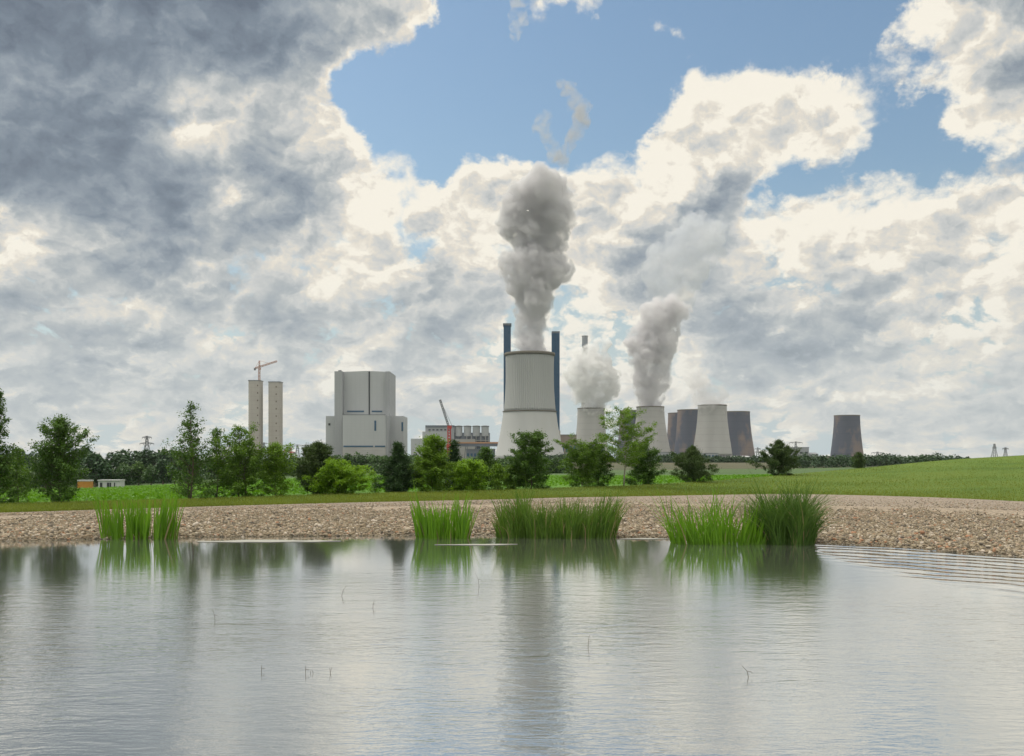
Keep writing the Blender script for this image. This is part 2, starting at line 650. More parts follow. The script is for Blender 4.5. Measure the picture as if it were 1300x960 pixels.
M['lawn'] = material('lawn', _lawn, 0.9)
M['path'] = material('path', _path, 0.9)
M['bed'] = material('bed', _bed, 0.9)
M['stone'] = material('stone', _stone, 0.85)
M['field_green'] = material('field_green', _field((0.055, 0.135, 0.010), (0.090, 0.200, 0.014), 0.01, 0.05), 0.9)
M['field_grey'] = material('field_grey', _field((0.050, 0.090, 0.030), (0.080, 0.130, 0.042), 0.006, 0.03), 0.9)
M['field_brown'] = material('field_brown', _field((0.045, 0.066, 0.028), (0.100, 0.080, 0.050), 0.008, 0.02, (0.05, 0.055, 0.03)), 0.9)
M['far_ground'] = material('far_ground', _field((0.070, 0.095, 0.050), (0.115, 0.130, 0.075), 0.004, 0.004, (0.05, 0.07, 0.04)), 0.95)


def _water(T, bs, out):
    p = geo_pos(T)
    x, y, z = T.xyz(p)
    # wind ripples, long and low, crests roughly across the view
    w1, _ = T.noise(T.vmath('MULTIPLY', p, (1.1, 2.6, 1.0)), 1.0, 3, 0.55, 0.4)
    w2, _ = T.noise(T.vmath('MULTIPLY', p, (3.2, 8.0, 1.0)), 1.0, 4, 0.6, 0.3)
    w3, _ = T.noise(p, 0.16, 3, 0.5)
    calm = T.maprange(w3, 0.38, 0.62, 0.45, 1.0)
    shore = T.maprange(y, 30.0, 15.0, 0.07, 0.85, smooth=True)
    h = T.math('MULTIPLY', T.math('ADD', T.math('MULTIPLY', w1, 0.022), T.math('MULTIPLY', w2, 0.013)), T.math('MULTIPLY', calm, shore))
    # ring ripples running along the bank at the right
    cx, cyy = T.math('ADD', x, 6.0), T.math('SUBTRACT', y, 8.0)
    d = T.math('SQRT', T.math('ADD', T.math('MULTIPLY', cx, cx), T.math('MULTIPLY', cyy, cyy)))
    wob, _ = T.noise(p, 0.35, 3, 0.5)
    d = T.math('ADD', d, T.math('MULTIPLY', wob, 1.5))
    ring = T.math('SINE', T.math('MULTIPLY', d, 2 * math.pi / 0.92))
    dist_n, _ = T.noise(p, 0.5, 2, 0.5)
    m1 = T.math('MULTIPLY', T.maprange(d, 21.5, 26.5, 0.0, 1.0, smooth=True), T.maprange(x, 9.2, 11.2, 0.0, 1.0, smooth=True))
    h = T.math('ADD', h, T.math('MULTIPLY', T.math('MULTIPLY', ring, m1), T.math('MULTIPLY_ADD', dist_n, 0.050, -0.006)))
    nb = bump(T, h, 1.0, 1.0)
    bs.inputs['Base Color'].default_value = (0.110, 0.115, 0.100, 1)
    bs.inputs['Roughness'].default_value = 0.3
    bs.inputs['Specular IOR Level'].default_value = 0.0
    gl = T.new('ShaderNodeBsdfGlossy')
    gl.inputs['Roughness'].default_value = 0.07
    gl.inputs[0].default_value = (0.98, 0.98, 0.97, 1)
    T._set(gl.inputs['Normal'], nb)
    lw = T.new('ShaderNodeLayerWeight')
    lw.inputs['Blend'].default_value = 0.5
    T._set(lw.inputs['Normal'], nb)
    k = T.math('MULTIPLY_ADD', T.math('POWER', lw.outputs['Facing'], 2.2), 0.62, 0.37)
    ms = T.new('ShaderNodeMixShader')
    T._set(ms.inputs[0], k)
    T.l.new(bs.outputs[0], ms.inputs[1])
    T.l.new(gl.outputs[0], ms.inputs[2])
    T.l.new(ms.outputs[0], out.inputs[0])


M['water'] = material('water', _water, 0.06)
M['scum'] = m_plain('scum', (0.27, 0.27, 0.24), 0.25, 2.0, 0.6)


# ------------------------------------------------------------------ terrain
COLS = np.array([-3000, -400, 0, 100, 230, 450, 640, 700, 820, 900, 1000, 1100, 1200, 1300, 1700, 4300], float)


def prof(*v):
    assert len(v) == len(COLS)
    return np.array(v, float)


sh_py = prof(692, 690, 687, 685, 682, 680, 679, 679, 682, 685, 688, 692, 699, 707, 740, 760)
b2_py = prof(667, 665, 655, 652, 649, 644, 640, 639, 639, 640, 641, 643, 645, 649, 660, 664)
b2_z = prof(.6, .6, .62, .62, .62, .62, .62, .62, .62, .62, .64, .66, .66, .66, .66, .66)
b3_py = prof(662, 660, 651, 648, 644, 638, 634, 632, 630, 628.5, 627, 629, 632, 637, 648, 650)
b3_z = prof(.65, .65, .65, .65, .65, .65, .65, .65, .65, .66, .68, .70, .72, .72, .75, .75)
b4_py = prof(650, 648, 640, 637.5, 634, 627, 622, 620, 616, 611, 603, 594, 584, 578, 560, 555)
b4_Y = prof(46, 46, 52, 54, 58, 62, 66, 68, 74, 82, 95, 110, 122, 130, 150, 150)
b5_py = prof(620, 620, 620, 619, 614, 603, 603, 603, 603, 603, 602, 598, 594, 592, 592, 592)
b6_py = prof(606, 606, 605, 605, 604, 598, 597, 597, 597, 596, 595, 593, 591, 590, 590, 590)


def z_of(py, Y):
    return CAM_H + (HORIZON - py) / F * Y


def y_of(py, z):
    return (CAM_H - z) * F / (py - HORIZON)


sh_Y = y_of(sh_py, 0.0)
b2_Y = y_of(b2_py, b2_z)
b3_Y = y_of(b3_py, b3_z)
b4_z = z_of(b4_py, b4_Y)
N = len(COLS)
BND = [
    (sh_Y - 5.0, np.full(N, -1.3)),
    (sh_Y, np.zeros(N)),
    (b2_Y, b2_z),
    (b3_Y, b3_z),
    (b4_Y, b4_z),
    (np.full(N, 420.0), z_of(b5_py, 420.0)),
    (np.full(N, 640.0), z_of(b6_py, 640.0)),
    (np.full(N, 980.0), z_of(np.full(N, 587.5), 980.0)),
    (np.full(N, 1150.0), np.full(N, -0.6)),
    (np.full(N, 5900.0), np.full(N, -0.6)),
]
FINE = np.unique(np.concatenate([np.linspace(-3000, -400, 14), np.linspace(-400, 1700, 211), np.linspace(1700, 4300, 14)]))


def smooth_interp(v):
    # monotone-ish smooth interpolation along the columns
    y = np.interp(FINE, COLS, v)
    k = np.array([1, 2, 3, 2, 1], float)
    k /= k.sum()
    for _ in range(3):
        yy = np.convolve(np.pad(y, 2, mode='edge'), k, mode='valid')
        y = np.where((FINE > -380) & (FINE < 1680), yy, y)
    return y


BF = [(smooth_interp(a), smooth_interp(b)) for a, b in BND]


def strip(name, k, nsub, mat, ease=None, rough=0.0, seed=0, kind='structure', smooth=True, geo=False):
    (Y0, Z0), (Y1, Z1) = BF[k], BF[k + 1]
    rows = []
    for j in range(nsub + 1):
        t = j / nsub
        tt = t
        if geo:
            Y = Y0 * (Y1 / Y0) ** t
            tt = (Y - Y0) / (Y1 - Y0)
        else:
            Y = Y0 + (Y1 - Y0) * t
        s = ease(tt) if ease else tt
        Z = Z0 + (Z1 - Z0) * s
        X = (FINE - 650) / F * Y
        if rough and 0 < j < nsub:
            Z = Z + np.array([noise.noise(Vector((x * 0.12, y * 0.12, seed))) for x, y in zip(X, Y)]) * rough
        rows.append(np.stack([X, Y, Z], 1))
    n = len(FINE)
    V = np.concatenate(rows)
    i, j = np.meshgrid(np.arange(n - 1), np.arange(nsub))
    a = (j * n + i).ravel()
    Fc = np.stack([a, a + 1, a + n + 1, a + n], 1)
    o = mesh_obj(name, V, Fc, mat, smooth=smooth)
    o['kind'] = kind
    return o


def ground_z(x, Y):
    """height of the built terrain at (x, Y)"""
    px = 650 + F * x / Y
    ys = [float(np.interp(px, FINE, b[0])) for b in BF]
    zs = [float(np.interp(px, FINE, b[1])) for b in BF]
    for k in range(len(BF) - 1):
        if ys[k] <= Y <= ys[k + 1]:
            t = (Y - ys[k]) / max(ys[k + 1] - ys[k], 1e-6)
            s = EASE[k](t)
            return zs[k] + (zs[k + 1] - zs[k]) * s
    return zs[-1]


lin = lambda t: t
EASE = [lin, lambda t: t ** 0.85, lin, lin, lin, lambda t: t ** 0.8, lin, lin, lin, lin]
EASE = [lin, lambda t: t ** 0.62, lin, lin, lambda t: t ** 0.8, lin, lin, lin, lin]
strip('pond_bank', 1, 24, M['bed'], EASE[1])
strip('pond_bed', 0, 3, M['bed'])
strip('gravel_path', 2, 6, M['path'])
strip('lawn', 3, 14, M['lawn'], lin, 0.05, 3)
strip('crop_field', 4, 24, M['field_green'], EASE[4], geo=True)
strip('meadow', 5, 6, M['field_grey'], geo=True)
strip('fallow_field', 6, 6, M['field_brown'], geo=True)
strip('plain', 7, 3, M['far_ground'])
strip('far_plain', 8, 10, M['far_ground'], geo=True)

# near bank behind the camera and the wide ground below everything
gx = np.linspace(-260, 260, 40)
gy = np.concatenate([[6.0, 4.0, 2.5], np.linspace(0, -400, 20)])
gz = np.concatenate([[-0.9, -0.05, 0.9], np.full(20, 1.35)])
V = np.array([(x, y, z) for y, z in zip(gy, gz) for x in gx])
n = len(gx)
Fc = np.array([(j * n + i, (j + 1) * n + i, (j + 1) * n + i + 1, j * n + i + 1) for j in range(len(gy) - 1) for i in range(n - 1)])
mesh_obj('near_bank', V, Fc, M['lawn'], smooth=True)['kind'] = 'structure'
V = np.array([(-6000, -6000, -9.5), (6000, -6000, -9.5), (6000, 6000, -9.5), (-6000, 6000, -9.5)], float)
mesh_obj('ground', V, np.array([(0, 1, 2, 3)]), M['far_ground'])['kind'] = 'structure'
V = np.array([(-150, 3, 0), (150, 3, 0), (150, 41.5, 0), (-150, 41.5, 0)], float)
mesh_obj('pond_water', V, np.array([(0, 1, 2, 3)]), M['water'])['kind'] = 'structure'

# ------------------------------------------------------------------ loose stones on the bank (nobody could count them)
rng = np.random.default_rng(7)
phi = (1 + 5 ** 0.5) / 2
ICO_V = np.array([(-1, phi, 0), (1, phi, 0), (-1, -phi, 0), (1, -phi, 0), (0, -1, phi), (0, 1, phi), (0, -1, -phi), (0, 1, -phi),
                  (phi, 0, -1), (phi, 0, 1), (-phi, 0, -1), (-phi, 0, 1)], float)
ICO_V /= np.linalg.norm(ICO_V[0])
ICO_F = np.array([(0, 11, 5), (0, 5, 1), (0, 1, 7), (0, 7, 10), (0, 10, 11), (1, 5, 9), (5, 11, 4), (11, 10, 2), (10, 7, 6), (7, 1, 8),
                  (3, 9, 4), (3, 4, 2), (3, 2, 6), (3, 6, 8), (3, 8, 9), (4, 9, 5), (2, 4, 11), (6, 2, 10), (8, 6, 7), (9, 8, 1)])


def rot_mats(r, n):
    q = r.normal(size=(n, 4))
    q /= np.linalg.norm(q, axis=1)[:, None]
    w, x, y, z = q.T
    return np.stack([np.stack([1 - 2 * (y * y + z * z), 2 * (x * y - z * w), 2 * (x * z + y * w)], 1),
                     np.stack([2 * (x * y + z * w), 1 - 2 * (x * x + z * z), 2 * (y * z - x * w)], 1),
                     np.stack([2 * (x * z - y * w), 2 * (y * z + x * w), 1 - 2 * (x * x + y * y)], 1)], 1)


def scatter_stones(n, t_lo, t_hi, size, name, px_lo=-420, px_hi=1800, power=1.0):
    px = rng.uniform(px_lo, px_hi, n)
    t = t_lo + (t_hi - t_lo) * rng.uniform(0, 1, n) ** power
    # a ragged upper edge
    wob = np.array([noise.noise(Vector((p * 0.02, 3.3, 1.1))) + 0.6 * noise.noise(Vector((p * 0.09, 8.3, 1.1))) for p in px])
    keep = t < 0.86 + 0.22 * wob + rng.normal(0, 0.06, n)
    px, t = px[keep], t[keep]
    n = len(px)
    y0, z0 = np.interp(px, FINE, BF[1][0]), np.interp(px, FINE, BF[1][1])
    y1, z1 = np.interp(px, FINE, BF[2][0]), np.interp(px, FINE, BF[2][1])
    Y = y0 + (y1 - y0) * t
    Z = z0 + (z1 - z0) * np.sign(t) * np.abs(t) ** 0.62
    Z = np.where(t < 0, t * 1.6, Z)
    X = (px - 650) / F * Y
    s = size * np.exp(np.clip(rng.normal(0, 0.42, n), -1, .85)) * (1.12 - 0.45 * np.clip(t, 0, 1))
    big = rng.uniform(0, 1, n) < 0.03
    s = np.where(big, s * 1.7, s)
    v = ICO_V[None] * rng.uniform(0.72, 1.22, (n, 12, 1))
    v = v * (s[:, None] * np.stack([rng.uniform(.8, 1.4, n), rng.uniform(.7, 1.1, n), rng.uniform(.45, .85, n)], 1))[:, None, :]
    R = rot_mats(rng, n)
    tilt = rng.uniform(0, 1, n)[:, None, None]
    v2 = np.einsum('nij,nkj->nki', R, v)
    v = v2
    v[:, :, 2] *= 0.75
    v += np.stack([X, Y, Z + s * rng.uniform(0.0, 0.5, n)], 1)[:, None, :]
    f = ICO_F[None] + (np.arange(n) * 12)[:, None, None]
    return mesh_obj(name, v.reshape(-1, 3), f.reshape(-1, 3), M['stone'])


o = scatter_stones(195000, -0.03, 1.0, 0.036, 'riprap_stones')
tag(o, 'loose beige and brown stones covering the sloping pond bank', 'stones', kind='stuff')


def scatter_grit(n):
    px = rng.uniform(-400, 1780, n)
    u = rng.uniform(0, 1, n)
    k0 = np.interp(px, FINE, BF[2][0]), np.interp(px, FINE, BF[2][1])
    k1 = np.interp(px, FINE, BF[3][0]), np.interp(px, FINE, BF[3][1])
    Y = k0[0] + (k1[0] - k0[0]) * u
    Zz = k0[1] + (k1[1] - k0[1]) * u
    s = .016 * np.exp(rng.normal(0, .45, n)) * (1.5 - u)
    v = ICO_V[None] * rng.uniform(0.7, 1.25, (n, 12, 1)) * s[:, None, None]
    v[:, :, 2] *= .7
    v += np.stack([(px - 650) / F * Y, Y, Zz + s * .2], 1)[:, None, :]
    f = ICO_F[None] + (np.arange(n) * 12)[:, None, None]
    return mesh_obj('path_grit', v.reshape(-1, 3), f.reshape(-1, 3), M['stone'])


tag(scatter_grit(45000), 'fine loose grit lying on the gravel path', kind='stuff')


# ================================================================== the power station
GZ = -0.6


def X(px, Y):
    return (px - 650.0) / F * Y


def Z(py, Y):
    return CAM_H + (HORIZON - py) / F * Y


M['tower_pale'] = m_concrete('tower_pale', (0.37, 0.375, 0.37), (0.43, 0.435, 0.43), (0.10, 0.10, 0.006), 0, 0.012, 1.0, ribs=0,
                             stain=((0.37, 0.355, 0.30), (0.03, 0.03, 0.01), 0.58, 0.4))
M['tower_ribbed'] = m_concrete('tower_ribbed', (0.33, 0.34, 0.338), (0.385, 0.395, 0.39), (0.10, 0.10, 0.004), 0, 0.012, 1.0, ribs=72)
M['tower_old'] = m_concrete('tower_old', (0.28, 0.275, 0.265), (0.37, 0.365, 0.355), (0.05, 0.05, 0.006), 13.0, 0.012, 1.0)
M['tower_dark'] = m_concrete('tower_dark', (0.048, 0.058, 0.092), (0.085, 0.088, 0.118), (0.035, 0.035, 0.008), 16.0, 0.010, 1.0,
                             stain=((0.185, 0.135, 0.115), (0.022, 0.022, 0.014), 0.46, 0.8))
M['rim'] = m_plain('rim', (0.13, 0.12, 0.10), 0.2, 0.05, 0.9)
M['inner'] = m_plain('inner', (0.10, 0.10, 0.10), 0.2, 0.05, 0.9)
M['raw_concrete'] = m_concrete('raw_concrete', (0.32, 0.295, 0.27), (0.40, 0.375, 0.345), (0.12, 0.12, 0.02), 6.5, 0.03, 1.0)
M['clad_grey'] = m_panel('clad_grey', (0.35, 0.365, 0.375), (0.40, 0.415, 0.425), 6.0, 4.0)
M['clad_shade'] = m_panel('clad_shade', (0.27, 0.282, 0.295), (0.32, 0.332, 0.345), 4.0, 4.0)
M['clad_blue'] = m_panel('clad_blue', (0.020, 0.060, 0.120), (0.040, 0.100, 0.180), 5.0, 6.0)
M['clad_slate'] = m_panel('clad_slate', (0.10, 0.12, 0.15), (0.17, 0.19, 0.22), 5.0, 5.0)
M['plinth'] = m_concrete('plinth', (0.30, 0.295, 0.285), (0.38, 0.375, 0.365), (0.05, 0.05, 0.03), 5.0, 0.03)
M['window_blue'] = m_plain('window_blue', (0.030, 0.085, 0.150), 0.2, 0.05, 0.25)
M['dark_gap'] = m_plain('dark_gap', (0.035, 0.04, 0.045), 0.2, 0.05, 0.7)
M['opening'] = m_plain('opening', (0.15, 0.13, 0.11), 0.2, 0.05, 0.8)
M['hall_brown'] = m_panel('hall_brown', (0.17, 0.13, 0.11), (0.25, 0.20, 0.18), 8.0, 5.0)
M['hall_grey'] = m_panel('hall_grey', (0.24, 0.25, 0.27), (0.31, 0.32, 0.34), 8.0, 5.0)
M['steel_red'] = m_plain('steel_red', (0.42, 0.05, 0.04), 0.2, 0.2, 0.5)
M['steel_orange'] = m_plain('steel_orange', (0.36, 0.20, 0.14), 0.2, 0.2, 0.5)
M['steel_grey'] = m_plain('steel_grey', (0.16, 0.17, 0.18), 0.2, 0.2, 0.5)
M['conveyor_roof'] = m_plain('conveyor_roof', (0.42, 0.24, 0.14), 0.2, 0.02, 0.6)
M['white_paint'] = m_plain('white_paint', (0.42, 0.42, 0.43), 0.15, 0.5, 0.6)
M['orange_paint'] = m_plain('orange_paint', (0.42, 0.19, 0.04), 0.25, 0.8, 0.5)


def revolve(profile, n=96, thick=1.0):
    """outer wall from a (radius, z) profile, a lip and an inner wall"""
    prof_ = list(profile) + [(profile[-1][0] - thick, profile[-1][1])] + [(r - thick, z) for r, z in reversed(profile[:-1])]
    v, f = [], []
    for r, z in prof_:
        for k in range(n):
            a = 2 * math.pi * k / n
            v.append((r * math.cos(a), r * math.sin(a), z))
    for i in range(len(prof_) - 1):
        for k in range(n):
            f.append((i * n + k, i * n + (k + 1) % n, (i + 1) * n + (k + 1) % n, (i + 1) * n + k))
    i = len(prof_) - 1
    for k in range(n):
        f.append((i * n + k, i * n + (k + 1) % n, (k + 1) % n, k))
    return v, f


def densify(pts, n=26):
    """smooth curve through (py, halfwidth) control points"""
    py = np.array([p[0] for p in pts], float)
    hw = np.array([p[1] for p in pts], float)
    order = np.argsort(py)
    c = np.polyfit(py[order], hw[order], min(3, len(pts) - 1))
    q = np.linspace(py.max(), py.min(), n)
    return q, np.polyval(c, q)


def cooling_tower(cx, Y, pts, mat, label, group=None, split=None, mat2=None, rim_h=2.5, legs=True):
    q, hw = densify(pts)
    base = Vector((X(cx, Y), Y, GZ))
    t = empty('cooling_tower', base, label, 'cooling tower', group)
    pr = [(h * Y / F, Z(p, Y) - GZ) for p, h in zip(q, hw)]
    if split is None:
        v, f = revolve(pr)
        mesh_obj('shell', v, f, mat, t, smooth=True)
    else:
        zs = Z(split, Y) - GZ
        r_s = float(np.interp(split, q[::-1], hw[::-1])) * Y / F
        lo = [p for p in pr if p[1] < zs - 0.5] + [(r_s, zs)]
        hi_ = [(r_s - 0.35, zs)] + [(r - 0.35, z) for r, z in pr if z > zs + 0.5]
        v, f = revolve(lo)
        mesh_obj('lower_shell', v, f, mat, t, smooth=True)
        v, f = revolve(hi_)
        mesh_obj('upper_shell', v, f, mat2, t, smooth=True)
        v, f = revolve([(r_s + 0.2, zs - 0.4), (r_s + 0.9, zs - 0.2), (r_s + 0.9, zs + 0.6), (r_s + 0.1, zs + 0.8)], thick=0.3)
        mesh_obj('ledge', v, f, M['rim'], t, smooth=True)
    rt, zt = pr[-1]
    v, f = revolve([(rt + 0.25, zt - rim_h), (rt + 0.6, zt - rim_h + 0.3), (rt + 0.6, zt + 0.25), (rt + 0.2, zt + 0.4)], thick=0.5)
    mesh_obj('rim', v, f, M['rim'], t, smooth=True)
    r0, z0 = pr[0]
    mb = MB()
    nl = 36
    for k in range(nl):
        a0 = 2 * math.pi * k / nl
        for s in (-1, 1):
            a1 = a0 + s * math.pi / nl
            mb.tube([((r0 + 1.5) * math.cos(a1), (r0 + 1.5) * math.sin(a1), 0.0), ((r0 - .4) * math.cos(a0), (r0 - .4) * math.sin(a0), z0 + 0.3)], 0.45, 5)
    if z0 > 1.5:
        mb.build('raking_columns', mat, t)
    mb = MB()
    mb.prism([((r0 + 3.5) * math.cos(2 * math.pi * k / 64), (r0 + 3.5) * math.sin(2 * math.pi * k / 64)) for k in range(64)], -1.0, 1.6)
    mb.build('basin', M['plinth'], t)
    return t


cooling_tower(672.5, 1150, [(449, 31.4), (470, 31.0), (492, 31.4), (523, 33.2), (545, 36.8), (565, 41.0), (583, 45.4)], M['tower_pale'],
              'tallest and nearest pale grey concrete cooling tower, with a dark ledge halfway up', None, split=523, mat2=M['tower_ribbed'], rim_h=3.0)
GP = 'older cooling towers of the power station'
TB = [(518, 17.0), (535, 17.3), (552, 18.9), (570, 22.2), (581, 25.0)]


def tower_like(cx, Y, top, hw_top, hw_base, base_py, mat, label):
    pts = [(top, hw_top), (top + (base_py - top) * 0.25, hw_top + (hw_base - hw_top) * 0.10),
           (top + (base_py - top) * 0.55, hw_top + (hw_base - hw_top) * 0.40), (base_py, hw_base)]
    return cooling_tower(cx, Y, pts, mat, label, GP, rim_h=2.0)


tower_like(750.3, 2100, 518.5, 17.0, 22.5, 581, M['tower_old'], 'grey cooling tower under a round white steam cloud, first one right of the tallest tower')
tower_like(825.6, 2100, 516.5, 17.4, 26.5, 579, M['tower_old'], 'grey cooling tower under the tall grey steam column, partly behind an open larch')
tower_like(904.3, 2000, 514.5, 18.0, 25.0, 578, M['tower_old'], 'grey cooling tower with only a faint wisp of steam, standing in front of dark towers')
tower_like(803.5, 2600, 521.5, 16.5, 21.0, 582, M['tower_dark'], 'dark cooling tower half hidden behind the left edge of a steaming grey tower')
tower_like(865.5, 2700, 524.5, 17.2, 21.0, 582, M['tower_dark'], 'dark cooling tower seen as a narrow strip behind a slightly taller dark tower')
tower_like(878.0, 2500, 520.5, 17.8, 23.0, 582, M['tower_dark'], 'brown stained dark cooling tower overlapping its neighbour, left of the wispy grey tower')
tower_like(934.0, 2500, 522.8, 17.6, 24.5, 582, M['tower_dark'], 'dark cooling tower without steam, behind the right side of the wispy grey tower')
tower_like(1075.2, 2400, 527.5, 15.8, 20.6, 582, M['tower_dark'], 'dark cooling tower standing alone beyond the grassy rise')

# chimney behind the steam
Yc = 2500
t = empty('chimney', (X(742.5, Yc), Yc, GZ), 'slim tall chimney with a dark top, rising behind the white steam cloud', 'chimney')
mb = MB()
rr = 3.6 * Yc / F
zt = Z(440, Yc) - GZ
mb.tube([(0, 0, 0), (0, 0, zt)], [rr * 1.5, rr], 32)
mb.build('shaft', M['plinth'], t, smooth=False)
mb = MB()
mb.tube([(0, 0, zt), (0, 0, Z(427.5, Yc) - GZ)], [rr * 1.04, rr * 1.02], 32)
mb.build('top_band', M['clad_slate'], t)
mb = MB()
mb.tube([(0, 0, Z(427.5, Yc) - GZ), (0, 0, Z(426.5, Yc) - GZ)], [rr * 1.14, rr * 1.14], 32)
mb.build('cap', M['dark_gap'], t)


# blue stair towers behind the tallest cooling tower
def stair_tower(px0, px1, top, split, label, cap):
    Y = 1290
    cx = (px0 + px1) / 2
    t = empty('stair_tower', (X(cx, Y), Y, GZ), label, 'stair tower', 'blue clad stair towers behind the tallest cooling tower')
    w = (px1 - px0) / 2 / F * Y
    zt, zs = Z(top, Y) - GZ, Z(split, Y) - GZ
    mb = MB()
    mb.prism([(-w, -7), (w, -7), (w, 9), (-w, 9)], zs, zt)
    mb.build('cladding', M['clad_blue'], t, bevel=0.3)
    mb = MB()
    mb.prism([(-w - .6, -7.6), (w + .9, -7.6), (w + .9, 9.6), (-w - .6, 9.6)], 0, zs - 0.02)
    mb.build('concrete_base', M['raw_concrete'], t)
    mb = MB()
    mb.box(-w - cap, w + cap, -7 - cap, 9 + cap, zt + 0.02, zt + 2.6)
    mb.build('roof_cap', M['clad_slate'], t)
    for k in range(8):
        z = zs + (zt - zs) * (k + 0.6) / 8.2
        mb = MB()
        mb.box(w * 0.3, w * 0.75, -7.16, -6.9, z, z + 3.0)
        mb.build('window', M['window_blue'], t)


stair_tower(639.4, 648.5, 414, 560, 'taller blue stair tower showing at the left edge of the tallest cooling tower', 0.8)
stair_tower(700.5, 710.2, 424, 547, 'lower blue stair tower showing at the right edge of the tallest cooling tower', 0.1)

# raw concrete twin cores with the crane
for (a, b, top, lab, sl) in ((317.0, 332.4, 484.3, 'raw concrete shaft carrying a tower crane on its top', 329), (342.2, 357.6, 486.0, 'raw concrete shaft with a bare flat top, right of the one with the crane', 352.5)):
    Y = 1500
    cx = (a + b) / 2
    w = (b - a) / 2 / F * Y
    t = empty('concrete_shaft', (X(cx, Y), Y, GZ), lab, 'concrete tower', 'twin raw concrete shafts')
    c = 2.2
    mb = MB()
    zt = Z(top, Y) - GZ
    mb.prism([(-w + c, -w), (w - c, -w), (w, -w + c), (w, w - c), (w - c, w), (-w + c, w), (-w, w - c), (-w, -w + c)], 0, zt)
    mb.build('shaft_wall', M['raw_concrete'], t)
    mb = MB()
    mb.box(-w + 0.5, w - 0.5, -w - 0.25, -w + .5, zt + 0.01, zt + 1.3)
    mb.box(-w + 0.5, w - 0.5, w - .5, w + 0.25, zt + 0.01, zt + 1.3)
    mb.box(-w - .25, -w + 0.45, -w + .6, w - .6, zt + 0.01, zt + 1.3)
    mb.box(w - .45, w + 0.25, -w + .6, w - .6, zt + 0.01, zt + 1.3)
    mb.build('parapet', M['steel_grey'], t)
    sx = X(sl, Y) - X(cx, Y)
    for k in range(10):
        z = 12 + (zt - 20) * k / 9
        mb = MB()
        mb.box(sx - 0.9, sx + 0.9, -w - 0.12, -w + 0.2, z, z + 2.4)
        mb.build('window', M['opening'], t)


def lattice(mb, a, b, w, n, r=0.25):
    """square lattice girder from a to b"""
    a, b = Vector(a), Vector(b)
    t = (b - a).normalized()
    u = t.cross(Vector((0, 1, 0)))
    if u.length < .1:
        u = t.cross(Vector((1, 0, 0)))
    u.normalize()
    v = t.cross(u)
    cs = [(u * sx + v * sy) * w / 2 for sx, sy in ((1, 1), (-1, 1), (-1, -1), (1, -1))]
    for c in cs:
        mb.tube([a + c, b + c], r, 4)
    for i in range(n):
        p0, p1 = a + (b - a) * (i / n), a + (b - a) * ((i + 1) / n)
        for k in range(4):
            c0, c1 = cs[k], cs[(k + 1) % 4]
            if i % 2:
                c0, c1 = c1, c0
            mb.tube([p0 + c0, p1 + c1], r * 0.7, 4)


Y = 1500
t = empty('tower_crane', (X(329.2, Y), Y, Z(484.3, Y)), 'thin orange tower crane standing on a raw concrete shaft', 'crane')
o_ = lambda px, py: (X(px, Y) - X(329.2, Y), 0, Z(py, Y) - Z(484.3, Y))
mb = MB(); lattice(mb, (0, 0, 0), o_(329.2, 467), 2.2, 8, .3); mb.build('mast', M['steel_orange'], t)
mb = MB(); lattice(mb, o_(324, 467.5), o_(351.8, 458.6), 1.9, 14, .3); mb.build('jib', M['steel_orange'], t)
mb = MB(); lattice(mb, o_(329.2, 467), o_(329.4, 458), 1.5, 4, .25); mb.tube([o_(329.4, 458), o_(343, 461.6)], .18, 4); mb.tube([o_(329.4, 458), o_(324, 467)], .18, 4)
mb.build('apex_frame', M['steel_orange'], t)
mb = MB(); x_, _, z_ = o_(323.6, 469.5); mb.box(x_ - 1.2, x_ + 1.4, -1.4, 1.4, z_ - .8, z_ + 2.6); mb.build('counterweight', M['steel_grey'], t)
mb = MB(); x_, _, z_ = o_(330.6, 468.6); mb.box(x_ - .8, x_ + 1.2, -2.6, -.9, z_ - 1, z_ + 1.4); mb.build('cab', M['steel_orange'], t)

# boiler house of the new block
Y = 1400
t = empty('boiler_house', (X(462, Y), Y, GZ), 'massive windowless grey boiler house with a tall stepped centre block', 'power station building')


def blk(name, px0, px1, py_top, y0, y1, mat, py_bot=None, Yr=None, root=None):
    """box seen between two photo columns; y0, y1 are depths behind the root"""
    Yr = Yr or Y
    root = root or t
    rx = root.location.x
    yy = Yr + y0
    mb = MB()
    mb.box(X(px0, yy) - rx, X(px1, yy) - rx, y0, y1, (Z(py_bot, yy) - GZ) if py_bot else 0.0, Z(py_top, yy) - GZ)
    return mb.build(name, mat, root)


mb = MB()
xa, xm, xb_ = (X(p, Y) - t.location.x for p in (434, 466, 493))
za, zm = Z(472.2, Y) - GZ, Z(471.0, Y) - GZ
v = [(xa, 0, 0), (xb_, 0, 0), (xb_, 0, za), (xm, 0, zm), (xa, 0, za)]
v += [(a, 60, c) for a, b, c in v]
mb.add(v, [(0, 1, 2, 3, 4), (9, 8, 7, 6, 5), (0, 5, 6, 1), (1, 6, 7, 2), (2, 7, 8, 3), (3, 8, 9, 4), (4, 9, 5, 0)])
mb.build('main_block', M['clad_grey'], t)
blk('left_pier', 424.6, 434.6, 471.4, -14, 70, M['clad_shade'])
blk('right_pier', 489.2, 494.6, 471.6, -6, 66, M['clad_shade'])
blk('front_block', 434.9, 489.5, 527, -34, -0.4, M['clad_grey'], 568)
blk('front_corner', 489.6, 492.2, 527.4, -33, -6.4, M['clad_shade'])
blk('plinth', 434.8, 489.5, 568.1, -35, -0.4, M['plinth'])
blk('left_wing', 413.6, 424.5, 528.3, 4, 60, M['clad_grey'])
blk('right_wing', 494.7, 512.0, 528.3, 4, 60, M['clad_grey'])
